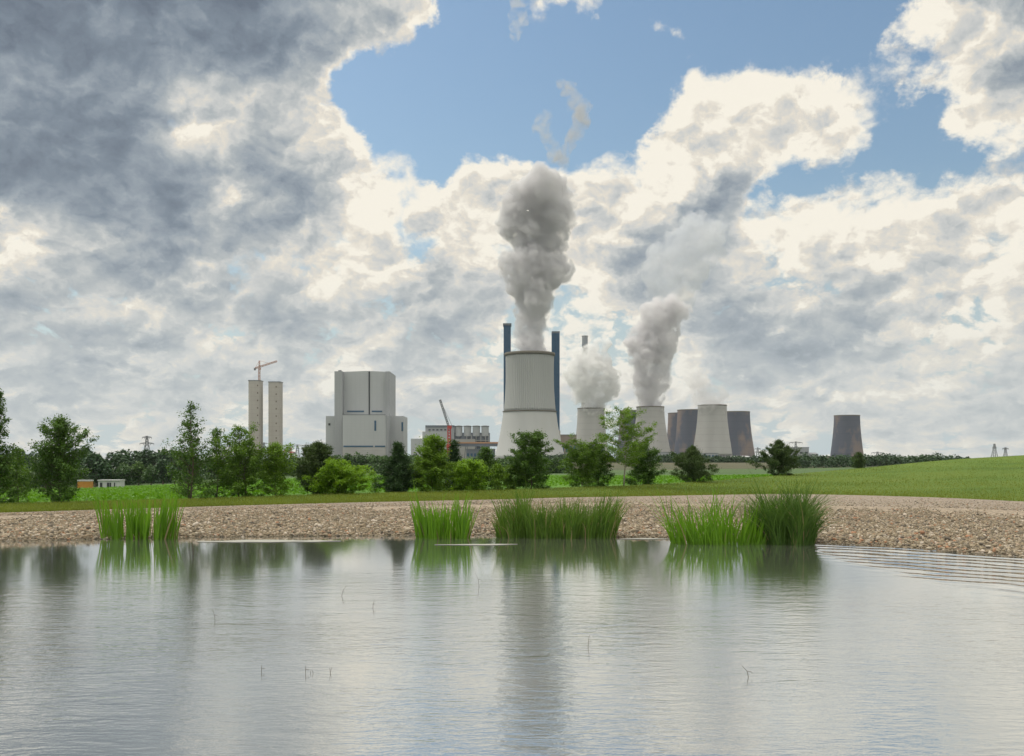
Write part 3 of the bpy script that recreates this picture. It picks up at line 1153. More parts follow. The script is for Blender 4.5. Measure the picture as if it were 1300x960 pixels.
blk('roof_vent', 429.5, 433, 470.0, -4, 2, M['steel_grey'], 471.4)
blk('seam', 468.0, 469.6, 471.6, -1.0, -0.01, M['dark_gap'], 526.9)
for (a, b, p0, p1, yy) in ((440.5, 462, 521.4, 523.2, -0.6), (472, 485.2, 521.4, 523.2, -0.6), (475.2, 477.6, 534, 547, -34.6), (436, 473.8, 565.8, 567.7, -34.6), (475.8, 489.0, 565.8, 567.7, -34.6), (509.6, 511.9, 536, 547.5, 3.5)):
    blk('window', a, b, p0, yy, yy + 0.5, M['window_blue'], p1)
blk('louvre', 416.8, 419.4, 537.4, 3.5, 3.99, M['dark_gap'], 540.2)
blk('roof_parapet', 434.9, 489.4, 526.2, -34.2, -33.2, M['steel_grey'], 526.98)

# coal bunker and turbine building
Y = 1350
t = empty('bunker_building', (X(572, Y), Y, GZ), 'grey block building with four coal bunker drums on its roof, beside the red crane', 'power station building')
blk('low_wing', 521.6, 540.2, 557.0, 0, 40, M['clad_grey'])
blk('stepped_wing', 536.2, 571.0, 548.0, 6, 44, M['clad_grey'])
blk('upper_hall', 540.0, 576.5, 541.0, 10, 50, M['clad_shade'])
blk('roof_band', 540.0, 576.5, 540.0, 9.5, 51, M['clad_slate'], 542.5)
blk('front_annex', 571.2, 603.0, 557.5, 4, 30, M['plinth'])
blk('steel_frame', 577.0, 621.5, 549.5, 14, 40, M['clad_slate'])
blk('shadow_bay', 590.0, 621.0, 569.0, 10, 13.9, M['clad_blue'])  # shadow of the lower recess put into this block's blue colour
for k in range(4):
    a = 577.3 + k * 11.2
    cx_ = X(a + 5.0, Y + 16) - t.location.x
    mb = MB()
    z0_, z1_ = Z(553.5, Y) - GZ, Z(541.3, Y) - GZ
    mb.tube([(cx_, 16, z0_), (cx_, 16, z1_)], 5.1, 20)
    d = mb.build('bunker_drum', M['clad_grey'], t)
    mb = MB()
    mb.tube([(cx_, 16, z0_ - 5), (cx_, 16, z0_ - .05)], [2.0, 4.9], 20)
    mb.build('hopper', M['clad_slate'], d)
    mb = MB()
    mb.tube([(cx_, 16, z1_ + .03), (cx_, 16, z1_ + 1.0), (cx_, 16, z1_ + 1.8)], [5.7, 5.7, 1.5], 20)
    mb.build('roof_cap', M['steel_grey'], d)
for a in (592, 598, 604, 610, 616, 620):
    blk('column', a, a + 0.9, 552, 8.5, 9.6, M['plinth'])
for p in (559, 563.5, 573):
    blk('floor_slab', 590, 621, p, 8.2, 13.8, M['plinth'], p + 0.7)
for a in (544, 549, 554, 559, 564):
    blk('window', a, a + 2.6, 545.0, 9.6, 9.99, M['dark_gap'], 546.6)

# conveyor bridge
Y = 1250
t = empty('conveyor_bridge', (X(600, Y), Y, GZ), 'long covered conveyor bridge with an orange brown roof, running behind the tallest tower', 'conveyor bridge')
blk('gallery', 571.5, 645, 563.2, 0, 5, M['clad_slate'], 566.8)
blk('roof', 571.0, 645.5, 561.2, -0.6, 5.6, M['conveyor_roof'], 563.1)
for a in (578, 592, 606, 620, 634):
    rx = t.location.x
    mb = MB()
    for s in (-3, 3):
        mb.tube([(X(a, Y) - rx + s, 2.5, 0), (X(a, Y) - rx + s * .3, 2.5, Z(566.9, Y) - GZ)], .45, 6)
    mb.build('trestle', M['steel_grey'], t)

# red mobile crane
Y = 1240
t = empty('lattice_crane', (X(570.2, Y), Y, GZ), 'red lattice crane with a steep grey jib, in front of the bunker drums', 'crane')
o_ = lambda px, py: (X(px, Y) - X(570.2, Y), 0, Z(py, Y) - GZ)
mb = MB(); lattice(mb, (0, 0, 2.8), o_(570.2, 541), 3.4, 12, .55); mb.build('mast', M['steel_red'], t)
mb = MB(); lattice(mb, o_(569.6, 541.5), o_(558.6, 507.5), 1.9, 14, .42); mb.build('jib', M['steel_grey'], t)
mb = MB(); mb.box(-2.2, 3.2, -2.2, 2.2, Z(544.5, Y) - GZ, Z(540.5, Y) - GZ); mb.build('crane_head', M['steel_red'], t)
mb = MB(); mb.box(-3.4, 4.2, -2.5, 2.5, Z(569, Y) - GZ, Z(564.5, Y) - GZ); mb.build('machinery_deck', M['steel_red'], t)
mb = MB(); mb.box(-4, 4, -3.5, 3.5, 0.0, 2.8); mb.build('undercarriage', M['steel_grey'], t)
mb = MB(); mb.tube([o_(558.6, 507.5), o_(574, 541)], .22, 4); mb.build('stay', M['steel_grey'], t)

# small far crane
Y = 1500
t = empty('tower_crane', (X(369.3, Y), Y, GZ), 'small distant red crane low above the trees between the shafts and the boiler house', 'crane')
o_ = lambda px, py: (X(px, Y) - X(369.3, Y), 0, Z(py, Y) - GZ)
mb = MB(); lattice(mb, (0, 0, 0), o_(369.3, 568), 1.8, 8, .35); mb.build('mast', M['steel_red'], t)
mb = MB(); lattice(mb, o_(360, 572.5), o_(374, 574.8), 1.6, 8, .35); mb.build('jib', M['steel_red'], t)
mb = MB(); x_, _, z_ = o_(373.4, 575.6); mb.box(x_ - 1, x_ + 1.6, -1.2, 1.2, z_ - 1, z_ + 1.6); mb.build('counterweight', M['steel_grey'], t)


# low halls
def hall(px0, px1, top, Y_, mat, label, depth=40, roof=None, win=None, pitched=False, wmat='dark_gap'):
    cx = (px0 + px1) / 2
    t = empty('industrial_hall', (X(cx, Y_), Y_, GZ), label, 'hall', 'low halls of the power station')
    w = (px1 - px0) / 2 / F * Y_
    h = Z(top, Y_) - GZ
    mb = MB()
    mb.box(-w, w, 0, depth, 0, h)
    mb.build('wall', mat, t)
    mb = MB()
    if pitched:
        hh = h * 0.22
        v = [(-w - .5, -0.6, h + .02), (w + .5, -0.6, h + .02), (w + .5, depth + .6, h + .02), (-w - .5, depth + .6, h + .02), (-w - .5, depth / 2, h + hh), (w + .5, depth / 2, h + hh)]
        mb.add(v, [(0, 1, 5, 4), (2, 3, 4, 5), (0, 4, 3), (1, 2, 5), (0, 3, 2, 1)])
    else:
        mb.box(-w - .4, w + .4, -0.5, depth + .5, h + .02, h + 1.0)
    mb.build('roof', roof or M['steel_grey'], t)
    if win:
        n, z0, z1 = win
        for k in range(n):
            a = -w + 2 * w * (k + .22) / n
            b = -w + 2 * w * (k + .78) / n
            mb = MB()
            mb.box(a, b, -0.22, -0.01, h * z0, h * z1)
            mb.build('window', M[wmat], t)
    return t


hall(712, 732, 552.5, 1600, M['hall_brown'], 'brown and blue hall right beside the foot of the tallest tower', win=(4, .35, .6), wmat='window_blue')
hall(733, 768, 566, 1500, M['clad_slate'], 'low slate blue hall at the foot of the first steaming tower', win=(7, .4, .62), wmat='plinth')
hall(384.5, 411, 569.5, 1450, M['hall_grey'], 'low grey hall just left of the boiler house', win=(5, .5, .7))
hall(1001, 1027, 568.5, 1800, M['hall_grey'], 'pale grey hall between the wispy tower and the lone dark tower', win=(4, .55, .7))
hall(1027.5, 1039, 576.5, 1800, M['hall_grey'], 'small pitched annex leaning on the pale grey hall', pitched=True)
hall(1041, 1060, 580.0, 1750, M['hall_brown'], 'very low shed at the foot of the lone dark tower', win=(5, .3, .6))
hall(836, 858, 574.5, 1900, M['hall_grey'], 'low bluish shed at the foot of the tower behind the larch', win=(5, .35, .65), wmat='window_blue')
hall(894, 912, 575.8, 1880, M['hall_grey'], 'low shed with dark doors at the foot of the wispy grey tower', win=(4, .2, .8), wmat='window_blue')
hall(930, 952, 580.0, 1850, M['plinth'], 'long pale roofed shed before the rightmost dark tower of the group', pitched=True, roof=M['white_paint'])
hall(536, 560, 574.0, 1200, M['hall_grey'], 'low grey hall in front of the bunker building', win=(6, .4, .65))
hall(592, 628, 571.0, 1230, M['clad_slate'], 'low dark hall under the conveyor bridge', win=(8, .45, .7), wmat='window_blue')


# pylons
def pylon(px, Y_, top, arms, label, base_w=9.0, r=0.35):
    t = empty('power_pylon', (X(px, Y_), Y_, GZ), label, 'pylon', 'power line pylons')
    h = Z(top, Y_) - GZ
    mb = MB()
    w0, w1 = base_w / 2, 0.7
    n = 8
    lv = [h * (1 - (1 - k / n) ** 1.2) for k in range(n + 1)]
    wd = [w1 + (w0 - w1) * (1 - z / h) ** 1.5 for z in lv]
    cs = [(1, 1), (-1, 1), (-1, -1), (1, -1)]
    for k in range(n):
        for i in range(4):
            a, b = cs[i], cs[(i + 1) % 4]
            mb.tube([(a[0] * wd[k], a[1] * wd[k], lv[k]), (a[0] * wd[k + 1], a[1] * wd[k + 1], lv[k + 1])], r, 4)
            mb.tube([(a[0] * wd[k], a[1] * wd[k], lv[k]), (b[0] * wd[k + 1], b[1] * wd[k + 1], lv[k + 1])], r * .6, 4)
    mb.build('lattice_mast', M['steel_grey'], t)
    for py, half in arms:
        z = Z(py, Y_) - GZ
        hw = half / F * Y_
        mb = MB()
        for s in (-1, 1):
            mb.tube([(0, 0, z + 1.2), (s * hw, 0, z)], r * .8, 4)
            mb.tube([(0, 0, z - 0.4), (s * hw, 0, z)], r * .8, 4)
            for q in (.5, .98):
                mb.tube([(s * hw * q, 0, z), (s * hw * q, 0, z - 1.8)], r * .6, 4)
        mb.build('crossarm', M['steel_grey'], t)


pylon(186.5, 1000, 553.5, [(555.2, 6), (563, 9)], 'two armed pylon rising over the woodland at the left')
pylon(292, 1300, 561, [(562, 6), (566.5, 7)], 'pylon just left of the twin concrete shafts')
pylon(335.2, 1500, 562, [(563, 5), (568, 6)], 'pylon seen in the gap between the twin concrete shafts')
pylon(377.5, 1300, 564.5, [(566, 16)], 'wide armed pylon between the twin shafts and the boiler house')
pylon(1010.2, 1500, 560.5, [(562, 8.5)], 'wide armed pylon in front of the pale grey hall at the right')
pylon(962, 1700, 568, [(570, 4), (574, 5)], 'pylon right beside the rightmost dark tower of the group')
pylon(1114, 1500, 573.5, [(575, 8)], 'low wide armed pylon right of the lone dark tower')
pylon(1262.5, 1300, 563.5, [(568, 2.6)], 'tall slim pylon beyond the crest of the grassy rise')
pylon(1276.5, 1400, 568, [(569.5, 4)], 'shorter pylon beyond the crest, nearest the right edge', 7)

# farm things before the left wood
Yf = 330
gz_ = ground_z(X(140, Yf), Yf)
t = empty('long_shed', (X(138.5, Yf), Yf, gz_), 'long white shed with dark openings before the wood, beyond the green field', 'shed')
w = 13.7 / F * Yf
h = Z(609.2, Yf) - gz_
mb = MB(); mb.box(-w, w, 0, 4, 0, h * .86); mb.build('wall', M['white_paint'], t)
mb = MB(); mb.box(-w - .15, w + .15, -.3, 4.3, h * .87, h); mb.build('roof', M['white_paint'], t)
for a, b in ((-.86, -.62), (-.2, .02), (.05, .2), (.45, .56)):
    mb = MB(); mb.box(a * w, b * w, -.04, .02, 0.0, h * .66); mb.build('door', M['dark_gap'], t)
gz_ = ground_z(X(107, Yf), Yf)
t = empty('orange_container', (X(106.5, Yf), Yf, gz_), 'orange site container with a white roof, half hidden by the dense young tree', 'container')
h = Z(609.4, Yf) - gz_
mb = MB(); mb.box(-2.1, 2.1, 0, 2.4, .25, h * .84); mb.build('body', M['orange_paint'], t)
for k in range(9):
    mb = MB(); mb.box(-2.0 + k * .46, -1.85 + k * .46, -.05, -.005, .3, h * .82); mb.build('corrugation', M['orange_paint'], t)
mb = MB(); mb.box(-2.2, 2.2, -.1, 2.5, h * .85, h); mb.build('roof', M['white_paint'], t)
mb = MB(); mb.box(-2.1, -1.9, 0, 2.4, 0, .24); mb.box(1.9, 2.1, 0, 2.4, 0, .24); mb.build('skid', M['steel_grey'], t)


# ================================================================== vegetation
def leaf_quads(r, cen, size, aspect=0.55, up=0.5, direc=None, droop=0.0):
    """diamond leaves (4 verts) at cen; returns verts, faces"""
    n = len(cen)
    nrm = r.normal(size=(n, 3))
    nrm[:, 2] = np.abs(nrm[:, 2]) + up
    nrm /= np.linalg.norm(nrm, axis=1)[:, None]
    d = r.normal(size=(n, 3)) if direc is None else direc + 0.45 * r.normal(size=(n, 3))
    d[:, 2] -= droop
    d -= nrm * np.sum(d * nrm, 1)[:, None]
    d /= np.maximum(np.linalg.norm(d, axis=1), 1e-6)[:, None]
    s = np.cross(nrm, d)
    L = (size * np.exp(r.normal(0, 0.25, n)))[:, None]
    wv_ = L * aspect * 0.5
    mid = cen + nrm * L * 0.10
    v = np.stack([cen - d * L * .5, mid + s * wv_, cen + d * L * .5, mid - s * wv_], 1)
    f = np.arange(n * 4).reshape(n, 4)
    return v.reshape(-1, 3), f


def interp_prof(pr, t):
    return np.interp(t, [p[0] for p in pr], [p[1] for p in pr])


def make_tree(px, base_py, top_py, halfw, Y_, label, kind='broad', leaf='leaf_mid', bark='bark', seed=1, prof_=None, nbr=46,
              leaf_size=0.108, dens=.85, trunks=1, t0=0.015, lean=0.0, group='young trees along the back of the lawn', base_z=None, cat='tree', name='young_tree'):
    r = np.random.default_rng(seed)
    loc = P(px, base_py, Y_)
    h = (base_py - top_py) / F * Y_
    R = halfw / F * Y_
    t = empty(name, loc, label, cat, group)
    if prof_ is None:
        prof_ = [(0, .55), (.12, .95), (.35, 1.0), (.6, .72), (.85, .36), (1, .06)]
    mb = MB()
    cl_c, cl_s, cl_d = [], [], []
    for q in range(trunks):
        off = Vector((r.normal(0, R * .14), r.normal(0, R * .14), 0)) if trunks > 1 else Vector((0, 0, 0))
        hh = h * (1 if q == 0 else r.uniform(.72, .95))
        ph = r.uniform(0, 6)
        tp = [Vector((off.x + lean * h * k / 8 + math.sin(k * .9 + ph) * .012 * h, off.y + math.cos(k * .8 + ph) * .012 * h, hh * k / 8 * .97)) for k in range(9)]
        tr = [max(.010 * h * (1 - k / 8) ** .8, .006) + .004 for k in range(9)]
        tp[0].z = -0.15
        mb.tube(tp, tr, 7)

        def trunk_at(s):
            k = min(int(s * 8), 7)
            return tp[k].lerp(tp[k + 1], s * 8 - k)

        nb = max(int(nbr / trunks), 6)
        for i in range(nb):
            s = t0 + (0.97 - t0) * ((i + r.uniform(0, 1)) / nb) ** .9
            a = i * 2.399963 + r.uniform(-.5, .5)
            L = R * float(interp_prof(prof_, s)) * r.uniform(.48, 1.20)
            if r.uniform() < .16:
                L *= 1.3
            if kind == 'broad':
                up0, cur = r.uniform(.1, .55) + .35 * s, r.uniform(.1, .5)
            elif kind == 'upright':
                up0, cur = r.uniform(.35, .9) + .7 * s, r.uniform(.3, .8) + .4 * s
            elif kind == 'larch':
                up0, cur = r.uniform(.05, .45), r.uniform(-.05, .35)
            elif kind == 'spruce':
                up0, cur = r.uniform(-.12, .25), r.uniform(.0, .25)
            else:  # pine
                up0, cur = r.uniform(.35, .75), r.uniform(.3, .7)
            up0 *= min(1.0, .25 + s * 3.2)
            cur *= min(1.0, .35 + s * 2.5)
            o = trunk_at(s)
            dx_, dy_ = math.cos(a), math.sin(a)
            pts = []
            for k in range(6):
                u = k / 5
                pts.append(Vector((o.x + dx_ * L * u, o.y + dy_ * L * u, o.z + L * (up0 * u + cur * u * u) * .6 + r.normal(0, .012 * h) * (u > 0) * .5)))
            # keep branches above the soil
            for p_ in pts:
                p_.z = max(p_.z, 0.08)
            mb.tube(pts, [max(.0045 * h * (1 - .85 * k / 5) * (.5 + .5 * (1 - s)), .004) for k in range(6)], 4, cap=False)
            nc = max(3, int(L / .22 * 1.9))
            for c in range(nc):
                u = r.uniform(.18, 1.05) ** .75
                k = min(int(u * 5), 4)
                c0 = pts[k].lerp(pts[k + 1], u * 5 - k)
                spread = .05 + .13 * (1 - u) * L
                cen = np.array(c0) + r.normal(0, 1, 3) * spread * np.array([1, 1, .6])
                cen[2] = max(cen[2], .06)
                cl_c.append(cen)
                cl_s.append(.08 + .07 * r.uniform())
                cl_d.append([dx_, dy_, up0])
    # clusters -> leaves
    cc, cs_, cd = np.array(cl_c), np.array(cl_s), np.array(cl_d)
    mean = {'broad': 24, 'upright': 20, 'larch': 15, 'spruce': 26, 'pine': 24}[kind] * dens
    cnt = r.poisson(mean, len(cc))
    idx = np.repeat(np.arange(len(cc)), cnt)
    g = r.normal(size=(len(idx), 3))
    pos = cc[idx] + g * cs_[idx][:, None] * np.array([1, 1, .7])
    pos[:, 2] = np.where(pos[:, 2] < .03, .03 + np.abs(pos[:, 2]) * .6, pos[:, 2])
    zs = h / max(np.quantile(pos[:, 2], .9985), .1)
    if zs < 1:
        pos[:, 2] *= zs
        mb.v = [(a_, b_, c_ * (zs if c_ > 0 else 1)) for a_, b_, c_ in mb.v]
    if kind in ('spruce', 'pine'):
        dd = cd[idx] + np.array([0, 0, .35 if kind == 'pine' else 0])
        V_, F_ = leaf_quads(r, pos, leaf_size * 1.45, .22, .1, dd)
    else:
        V_, F_ = leaf_quads(r, pos, leaf_size, .58, .55, None, .25)
    mesh_obj('crown', V_, F_, M[leaf], t)
    mb.build('trunk', M[bark], t, smooth=True)
    return t


CONE = [(0, .85), (.1, 1.0), (.3, .88), (.55, .55), (.8, .24), (1, .02)]
ROUND = [(0, .7), (.15, 1.0), (.4, .95), (.62, .70), (.82, .38), (1, .05)]
WIDE = [(0, .9), (.2, 1.0), (.5, .92), (.75, .68), (1, .2)]
SPIRE = [(0, .95), (.2, 1.0), (.42, .85), (.55, .50), (.75, .36), (1, .10)]
LARCH = [(0, .2), (.22, .4), (.32, 1.0), (.5, .95), (.7, .72), (.88, .55), (1, .1)]


def Yb(px):
    return float(np.interp(px, FINE, BF[4][0]))


def T_(px, base, top, hw, label, dy=1.0, **kw):
    Yt = Yb(px) + dy
    # stand it on the terrain
    gz = ground_z((px - 650) / F * Yt, Yt)
    bp = HORIZON + (CAM_H - gz) * F / Yt
    return make_tree(px, bp, top, hw, Yt, label, **kw)


T_(-6, 636, 488, 30, 'dense dark tree cut off by the left edge of the photo', kind='upright', leaf='leaf_dark', seed=11, prof_=CONE, nbr=110, dens=1.25)
T_(75, 637, 529, 34, 'dense cone shaped young tree standing alone near the left edge', kind='upright', leaf='leaf_dark', seed=12, prof_=ROUND, nbr=110, dens=1.1)
T_(240, 634, 507, 29, 'tallest young tree left of the twin shafts, with a thin sparse upper crown', kind='upright', leaf='leaf_dark', seed=13, prof_=SPIRE, nbr=84, dens=.85, trunks=2, t0=.01)
T_(276, 632, 543, 22, 'narrow pointed young tree between the sparse tall one and the dense one by the shafts', kind='upright', leaf='leaf_dark', seed=14, prof_=SPIRE, nbr=60, dens=.9, dy=2.5)
T_(311, 632, 539, 30, 'dense upright young tree directly in front of the left twin shaft', kind='upright', leaf='leaf_mid', seed=15, prof_=ROUND, nbr=90, dens=1.1, trunks=2)
T_(350, 630, 562, 24, 'mid green bush tree with one tall shoot, under the right twin shaft', kind='upright', leaf='leaf_open', seed=16, prof_=ROUND, nbr=70, dens=1.1)
T_(404, 627, 560, 29, 'round topped dark pine left of the yellow green bush', kind='pine', leaf='needle_pine', seed=17, prof_=ROUND, nbr=90, dens=1.3, dy=2.5, cat='pine tree', name='pine_tree')
T_(429, 626, 582, 34, 'bright yellow green bush in front of the boiler house', kind='broad', leaf='leaf_bright', seed=18, prof_=WIDE, nbr=80, dens=1.25, leaf_size=.11, cat='bush', name='bush', group='light green bushes on the lawn edge')
T_(505, 624, 560, 23, 'dark pointed spruce below the right wing of the boiler house', kind='spruce', leaf='needle', seed=19, prof_=CONE, nbr=110, dens=1.2, cat='spruce', name='spruce_tree')
T_(548, 623, 551, 33, 'tall light green young tree with a layered crown, left of the red crane', kind='broad', leaf='leaf_open', seed=20, prof_=[(0, .9), (.15, 1.0), (.4, .85), (.6, .6), (.8, .42), (1, .08)], nbr=96, dens=1.15, leaf_size=.115)
T_(577, 622, 557, 17, 'slim dark spruce rising behind two light green bushes', kind='spruce', leaf='needle', seed=21, prof_=CONE, nbr=80, dens=1.0, dy=4.0, cat='spruce', name='spruce_tree')
T_(596, 622, 583, 23, 'light green bush right of the slim dark spruce', kind='broad', leaf='leaf_bright', seed=22, prof_=WIDE, nbr=64, dens=1.2, leaf_size=.11, cat='bush', name='bush', group='light green bushes on the lawn edge')
T_(617, 621, 567, 18, 'dark leafy young tree close to the left foot of the tallest cooling tower', kind='broad', leaf='leaf_dark', seed=23, prof_=ROUND, nbr=64, dens=1.1, dy=3.5)
T_(632, 621, 588, 11, 'smallest light green shrub, at the left foot of the tallest cooling tower', kind='broad', leaf='leaf_open', seed=24, prof_=ROUND, nbr=34, dens=1.0, cat='bush', name='bush', group='light green bushes on the lawn edge')
T_(651, 621, 590, 17, 'low mid green bush between the smallest shrub and the dark maple', kind='broad', leaf='leaf_mid', seed=40, prof_=WIDE, nbr=46, dens=1.1, dy=2, cat='bush', name='bush')
T_(674, 620, 548, 29, 'dark layered maple directly in front of the tallest cooling tower', kind='broad', leaf='leaf_dark', seed=25, prof_=[(0, .8), (.2, 1.0), (.45, .9), (.6, .62), (.8, .72), (.92, .5), (1, .15)], nbr=90, dens=1.1, leaf_size=.11)
T_(739, 619, 553, 25, 'flat topped leafy birch with a pale thin stem, left of the open larch', kind='broad', leaf='leaf_mid', bark='bark_pale', seed=26, prof_=[(0, .6), (.2, .8), (.5, .85), (.8, 1.0), (.94, .9), (1, .3)], nbr=84, dens=.85, leaf_size=.105)
T_(760, 618, 563, 19, 'dark bushy young tree squeezed between the birch and the open larch', kind='broad', leaf='leaf_dark', seed=27, prof_=ROUND, nbr=64, dens=1.1, dy=2.5)
T_(793, 616, 516, 40, 'tall airy larch with level branches and a bare pale trunk', kind='larch', leaf='leaf_open', bark='bark_pale', seed=28, prof_=LARCH, nbr=60, dens=1.25, t0=.24, trunks=1, leaf_size=.10, dy=0)
T_(816, 615, 560, 24, 'dark dense young tree right under the airy larch', kind='broad', leaf='leaf_dark', seed=29, prof_=ROUND, nbr=80, dens=1.2, dy=2.5)
T_(879, 611, 566, 26, 'round dark pine on the lawn crest in front of the dark towers', kind='pine', leaf='needle_pine', seed=30, prof_=CONE, nbr=90, dens=1.3, cat='pine tree', name='pine_tree')
T_(989, 603, 558, 27, 'dark pine on the rise in front of the pale grey hall', kind='pine', leaf='needle_pine', seed=31, prof_=CONE, nbr=84, dens=1.25, cat='pine tree', name='pine_tree', leaf_size=.12)
T_(1090, 595, 574, 10, 'small lone pine near the foot of the lone dark tower', kind='pine', leaf='needle_pine', seed=32, prof_=CONE, nbr=40, dens=.9, cat='pine tree', name='pine_tree', leaf_size=.12)
T_(476, 625, 604, 6, 'tiny shrub in the gap between the bright bush and the dark spruce', kind='broad', leaf='leaf_mid', seed=33, prof_=ROUND, nbr=16, dens=.5, dy=5, cat='bush', name='bush')
T_(22, 638, 566, 20, 'light leafy sapling between the dense tree and the left edge tree', kind='broad', leaf='leaf_mid', seed=34, prof_=ROUND, nbr=46, dens=.65, dy=5)


# ---- distant wood
def crown_points(r, cx, cy_, z0, rx, h, n, lobes=7):
    cs = []
    for k in range(lobes):
        a = r.uniform(0, 6.28)
        u = r.uniform(.0, .62)
        cs.append((cx + rx * u * math.cos(a), cy_ + rx * u * math.sin(a), z0 + h * r.uniform(.30, .78), rx * r.uniform(.38, .62), h * r.uniform(.16, .26)))
    cs.append((cx, cy_, z0 + h * .78, rx * .45, h * .22))
    k = r.integers(0, len(cs), n)
    c = np.array(cs)[k]
    d = r.normal(size=(n, 3))
    d /= np.linalg.norm(d, axis=1)[:, None]
    rad = r.uniform(.72, 1.06, n)
    return np.stack([c[:, 0] + d[:, 0] * c[:, 3] * rad, c[:, 1] + d[:, 1] * c[:, 3] * rad, c[:, 2] + d[:, 2] * c[:, 4] * rad], 1)


rw = np.random.default_rng(99)


def wood(name, px0, px1, Y0_, Y1_, tops, n_trees, per, leafsz, mat, label, rx=(3.5, 5.5), dark_core=True):
    Vs = []
    for i in range(n_trees):
        px = px0 + (px1 - px0) * (i + rw.uniform(0, 1)) / n_trees
        Yt = rw.uniform(Y0_, Y1_)
        x = X(px, Yt)
        z0 = ground_z(x, Yt) - .3
        top = float(np.interp(px, [p[0] for p in tops], [p[1] for p in tops])) + rw.normal(0, 1.6)
        h = max(Z(top, Yt) - z0, 1.5)
        p = crown_points(rw, x, Yt, z0, rw.uniform(*rx), h, per)
        # skirt down to the ground
        q = np.stack([x + rw.normal(0, rx[0] * .8, per // 3), Yt + rw.normal(0, 2.0, per // 3), z0 + rw.uniform(0, h * .5, per // 3)], 1)
        Vs += [p, q]
    pos = np.concatenate(Vs)
    v, f = leaf_quads(rw, pos, leafsz, .8, .4)
    o = mesh_obj(name, v, f, M[mat])
    return tag(o, label, 'woodland', kind='stuff')


wood('woodland', -160, 250, 425, 470, [(-160, 572), (0, 576), (60, 574), (115, 571), (130, 579), (165, 571), (210, 571), (250, 576)], 80, 900, .95, 'far_dark', 'dark wood behind the green crop field at the left')
wood('woodland', 230, 720, 470, 520, [(230, 577), (300, 581), (370, 581), (460, 577), (540, 579), (600, 584), (650, 582), (720, 581)], 95, 560, .95, 'far_leaf', 'dark belt of wood seen through the gaps between the young trees')
wood('hedgerow', 640, 1010, 985, 1040, [(640, 580), (715, 577), (760, 580), (840, 578), (860, 577), (870, 580), (1010, 580.5)], 120, 150, 1.7, 'far_dark', 'thin dark hedgerow at the foot of the cooling towers', (4, 7))
wood('hedgerow', 1000, 1240, 640, 700, [(1000, 579), (1100, 578), (1130, 577), (1140, 578), (1190, 578.5), (1225, 580), (1240, 583)], 90, 150, 1.2, 'far_dark', 'dark hedge running behind the grassy rise at the right', (4, 7))

# trees one can tell apart at the front of the left wood
protos = []
for k, (mt, sd) in enumerate((('far_leaf', 1), ('far_light', 2), ('far_dark', 3))):
    r = np.random.default_rng(200 + sd)
    pos = crown_points(r, 0, 0, 0, 5.0, 10.0, 1500, 9)
    pos[:, 2] = np.maximum(pos[:, 2], .3)
    v, f = leaf_quads(r, pos, .8, .8, .4)
    root = empty('field_tree', (0, 0, -50), 'x', 'tree')
    mesh_obj('crown', v, f, M[mt], root)
    mb = MB()
    mb.tube([(0, 0, -.4), (.1, 0, 2.5), (0, .1, 5.5), (.1, 0, 8)], [.35, .28, .2, .08], 7)
    for q in range(7):
        a = q * 2.4
        mb.tube([(0, 0, 2.2 + q * .5), (1.6 * math.cos(a), 1.6 * math.sin(a), 3.6 + q * .6), (3 * math.cos(a), 3 * math.sin(a), 4.6 + q * .6)], [.13, .09, .03], 5, cap=False)
    mb.build('trunk', M['bark'], root)
    protos.append(root)
spots = [(-22, 592, 1, 'light round tree at the wood edge, at the far left end'),
         (28, 590, 0, 'mid green tree at the wood edge, behind the light sapling'),
         (58, 588, 2, 'dark tree at the wood edge, just left of the cone shaped young tree'),
         (98, 590, 0, 'tree at the wood edge, directly behind the orange container'),
         (121, 575, 2, 'tall dark domed tree standing out from the wood above the white shed'),
         (140, 594, 1, 'low light green tree directly behind the white shed'),
         (157, 588, 0, 'rounded mid green tree right of the white shed'),
         (176, 586, 1, 'pale domed tree below the two armed pylon'),
         (192, 590, 0, 'low rounded tree just right of the two armed pylon'),
         (207, 583, 2, 'dark wide tree at the wood edge near the tall sparse young tree'),
         (222, 594, 1, 'lowest light tree at the wood edge beside the tall sparse young tree')]
used = set()
for px, top, k, lab in spots:
    Yt = 396 + (px * 7 % 13)
    src = protos[k]
    if k in used:
        c = src.copy()
        COL.objects.link(c)
        for ch in list(src.children):
            d = ch.copy()
            COL.objects.link(d)
            d.parent = c
    else:
        c = src
        used.add(k)
    x = X(px, Yt)
    z0 = ground_z(x, Yt)
    s = (Z(top, Yt) - z0) / 10.0
    c.location = (x, Yt, z0)
    c.scale = (s * 1.05, s * 1.05, s)
    c.rotation_euler = (0, 0, px * .37)
    tag(c, lab, 'tree', 'trees one can tell apart at the edge of the left wood')

# ---- crop plants in the field (broad leaves, in rows)
rc = np.random.default_rng(5)


def field_scatter(n, px0, px1, Y0_, Y1_, size, mat, name, label, rows=0.0, up=.35, hgt=.3, power=1.0):
    px = rc.uniform(px0, px1, n)
    t = rc.uniform(0, 1, n) ** power
    Yv = Y0_(px) + (Y1_ - Y0_(px)) * t
    if rows:
        Yv = np.round(Yv / rows) * rows + rc.normal(0, rows * .12, n)
    xv = (px - 650) / F * Yv
    zv = np.array([ground_z(a, b) for a, b in zip(xv, Yv)])
    pos = np.stack([xv, Yv, zv + rc.uniform(.02, hgt, n)], 1)
    v, f = leaf_quads(rc, pos, size * (1 + (Yv - Yv.min()) / 260.0), .6, up)
    return tag(mesh_obj(name, v, f, M[mat]), label, kind='stuff')


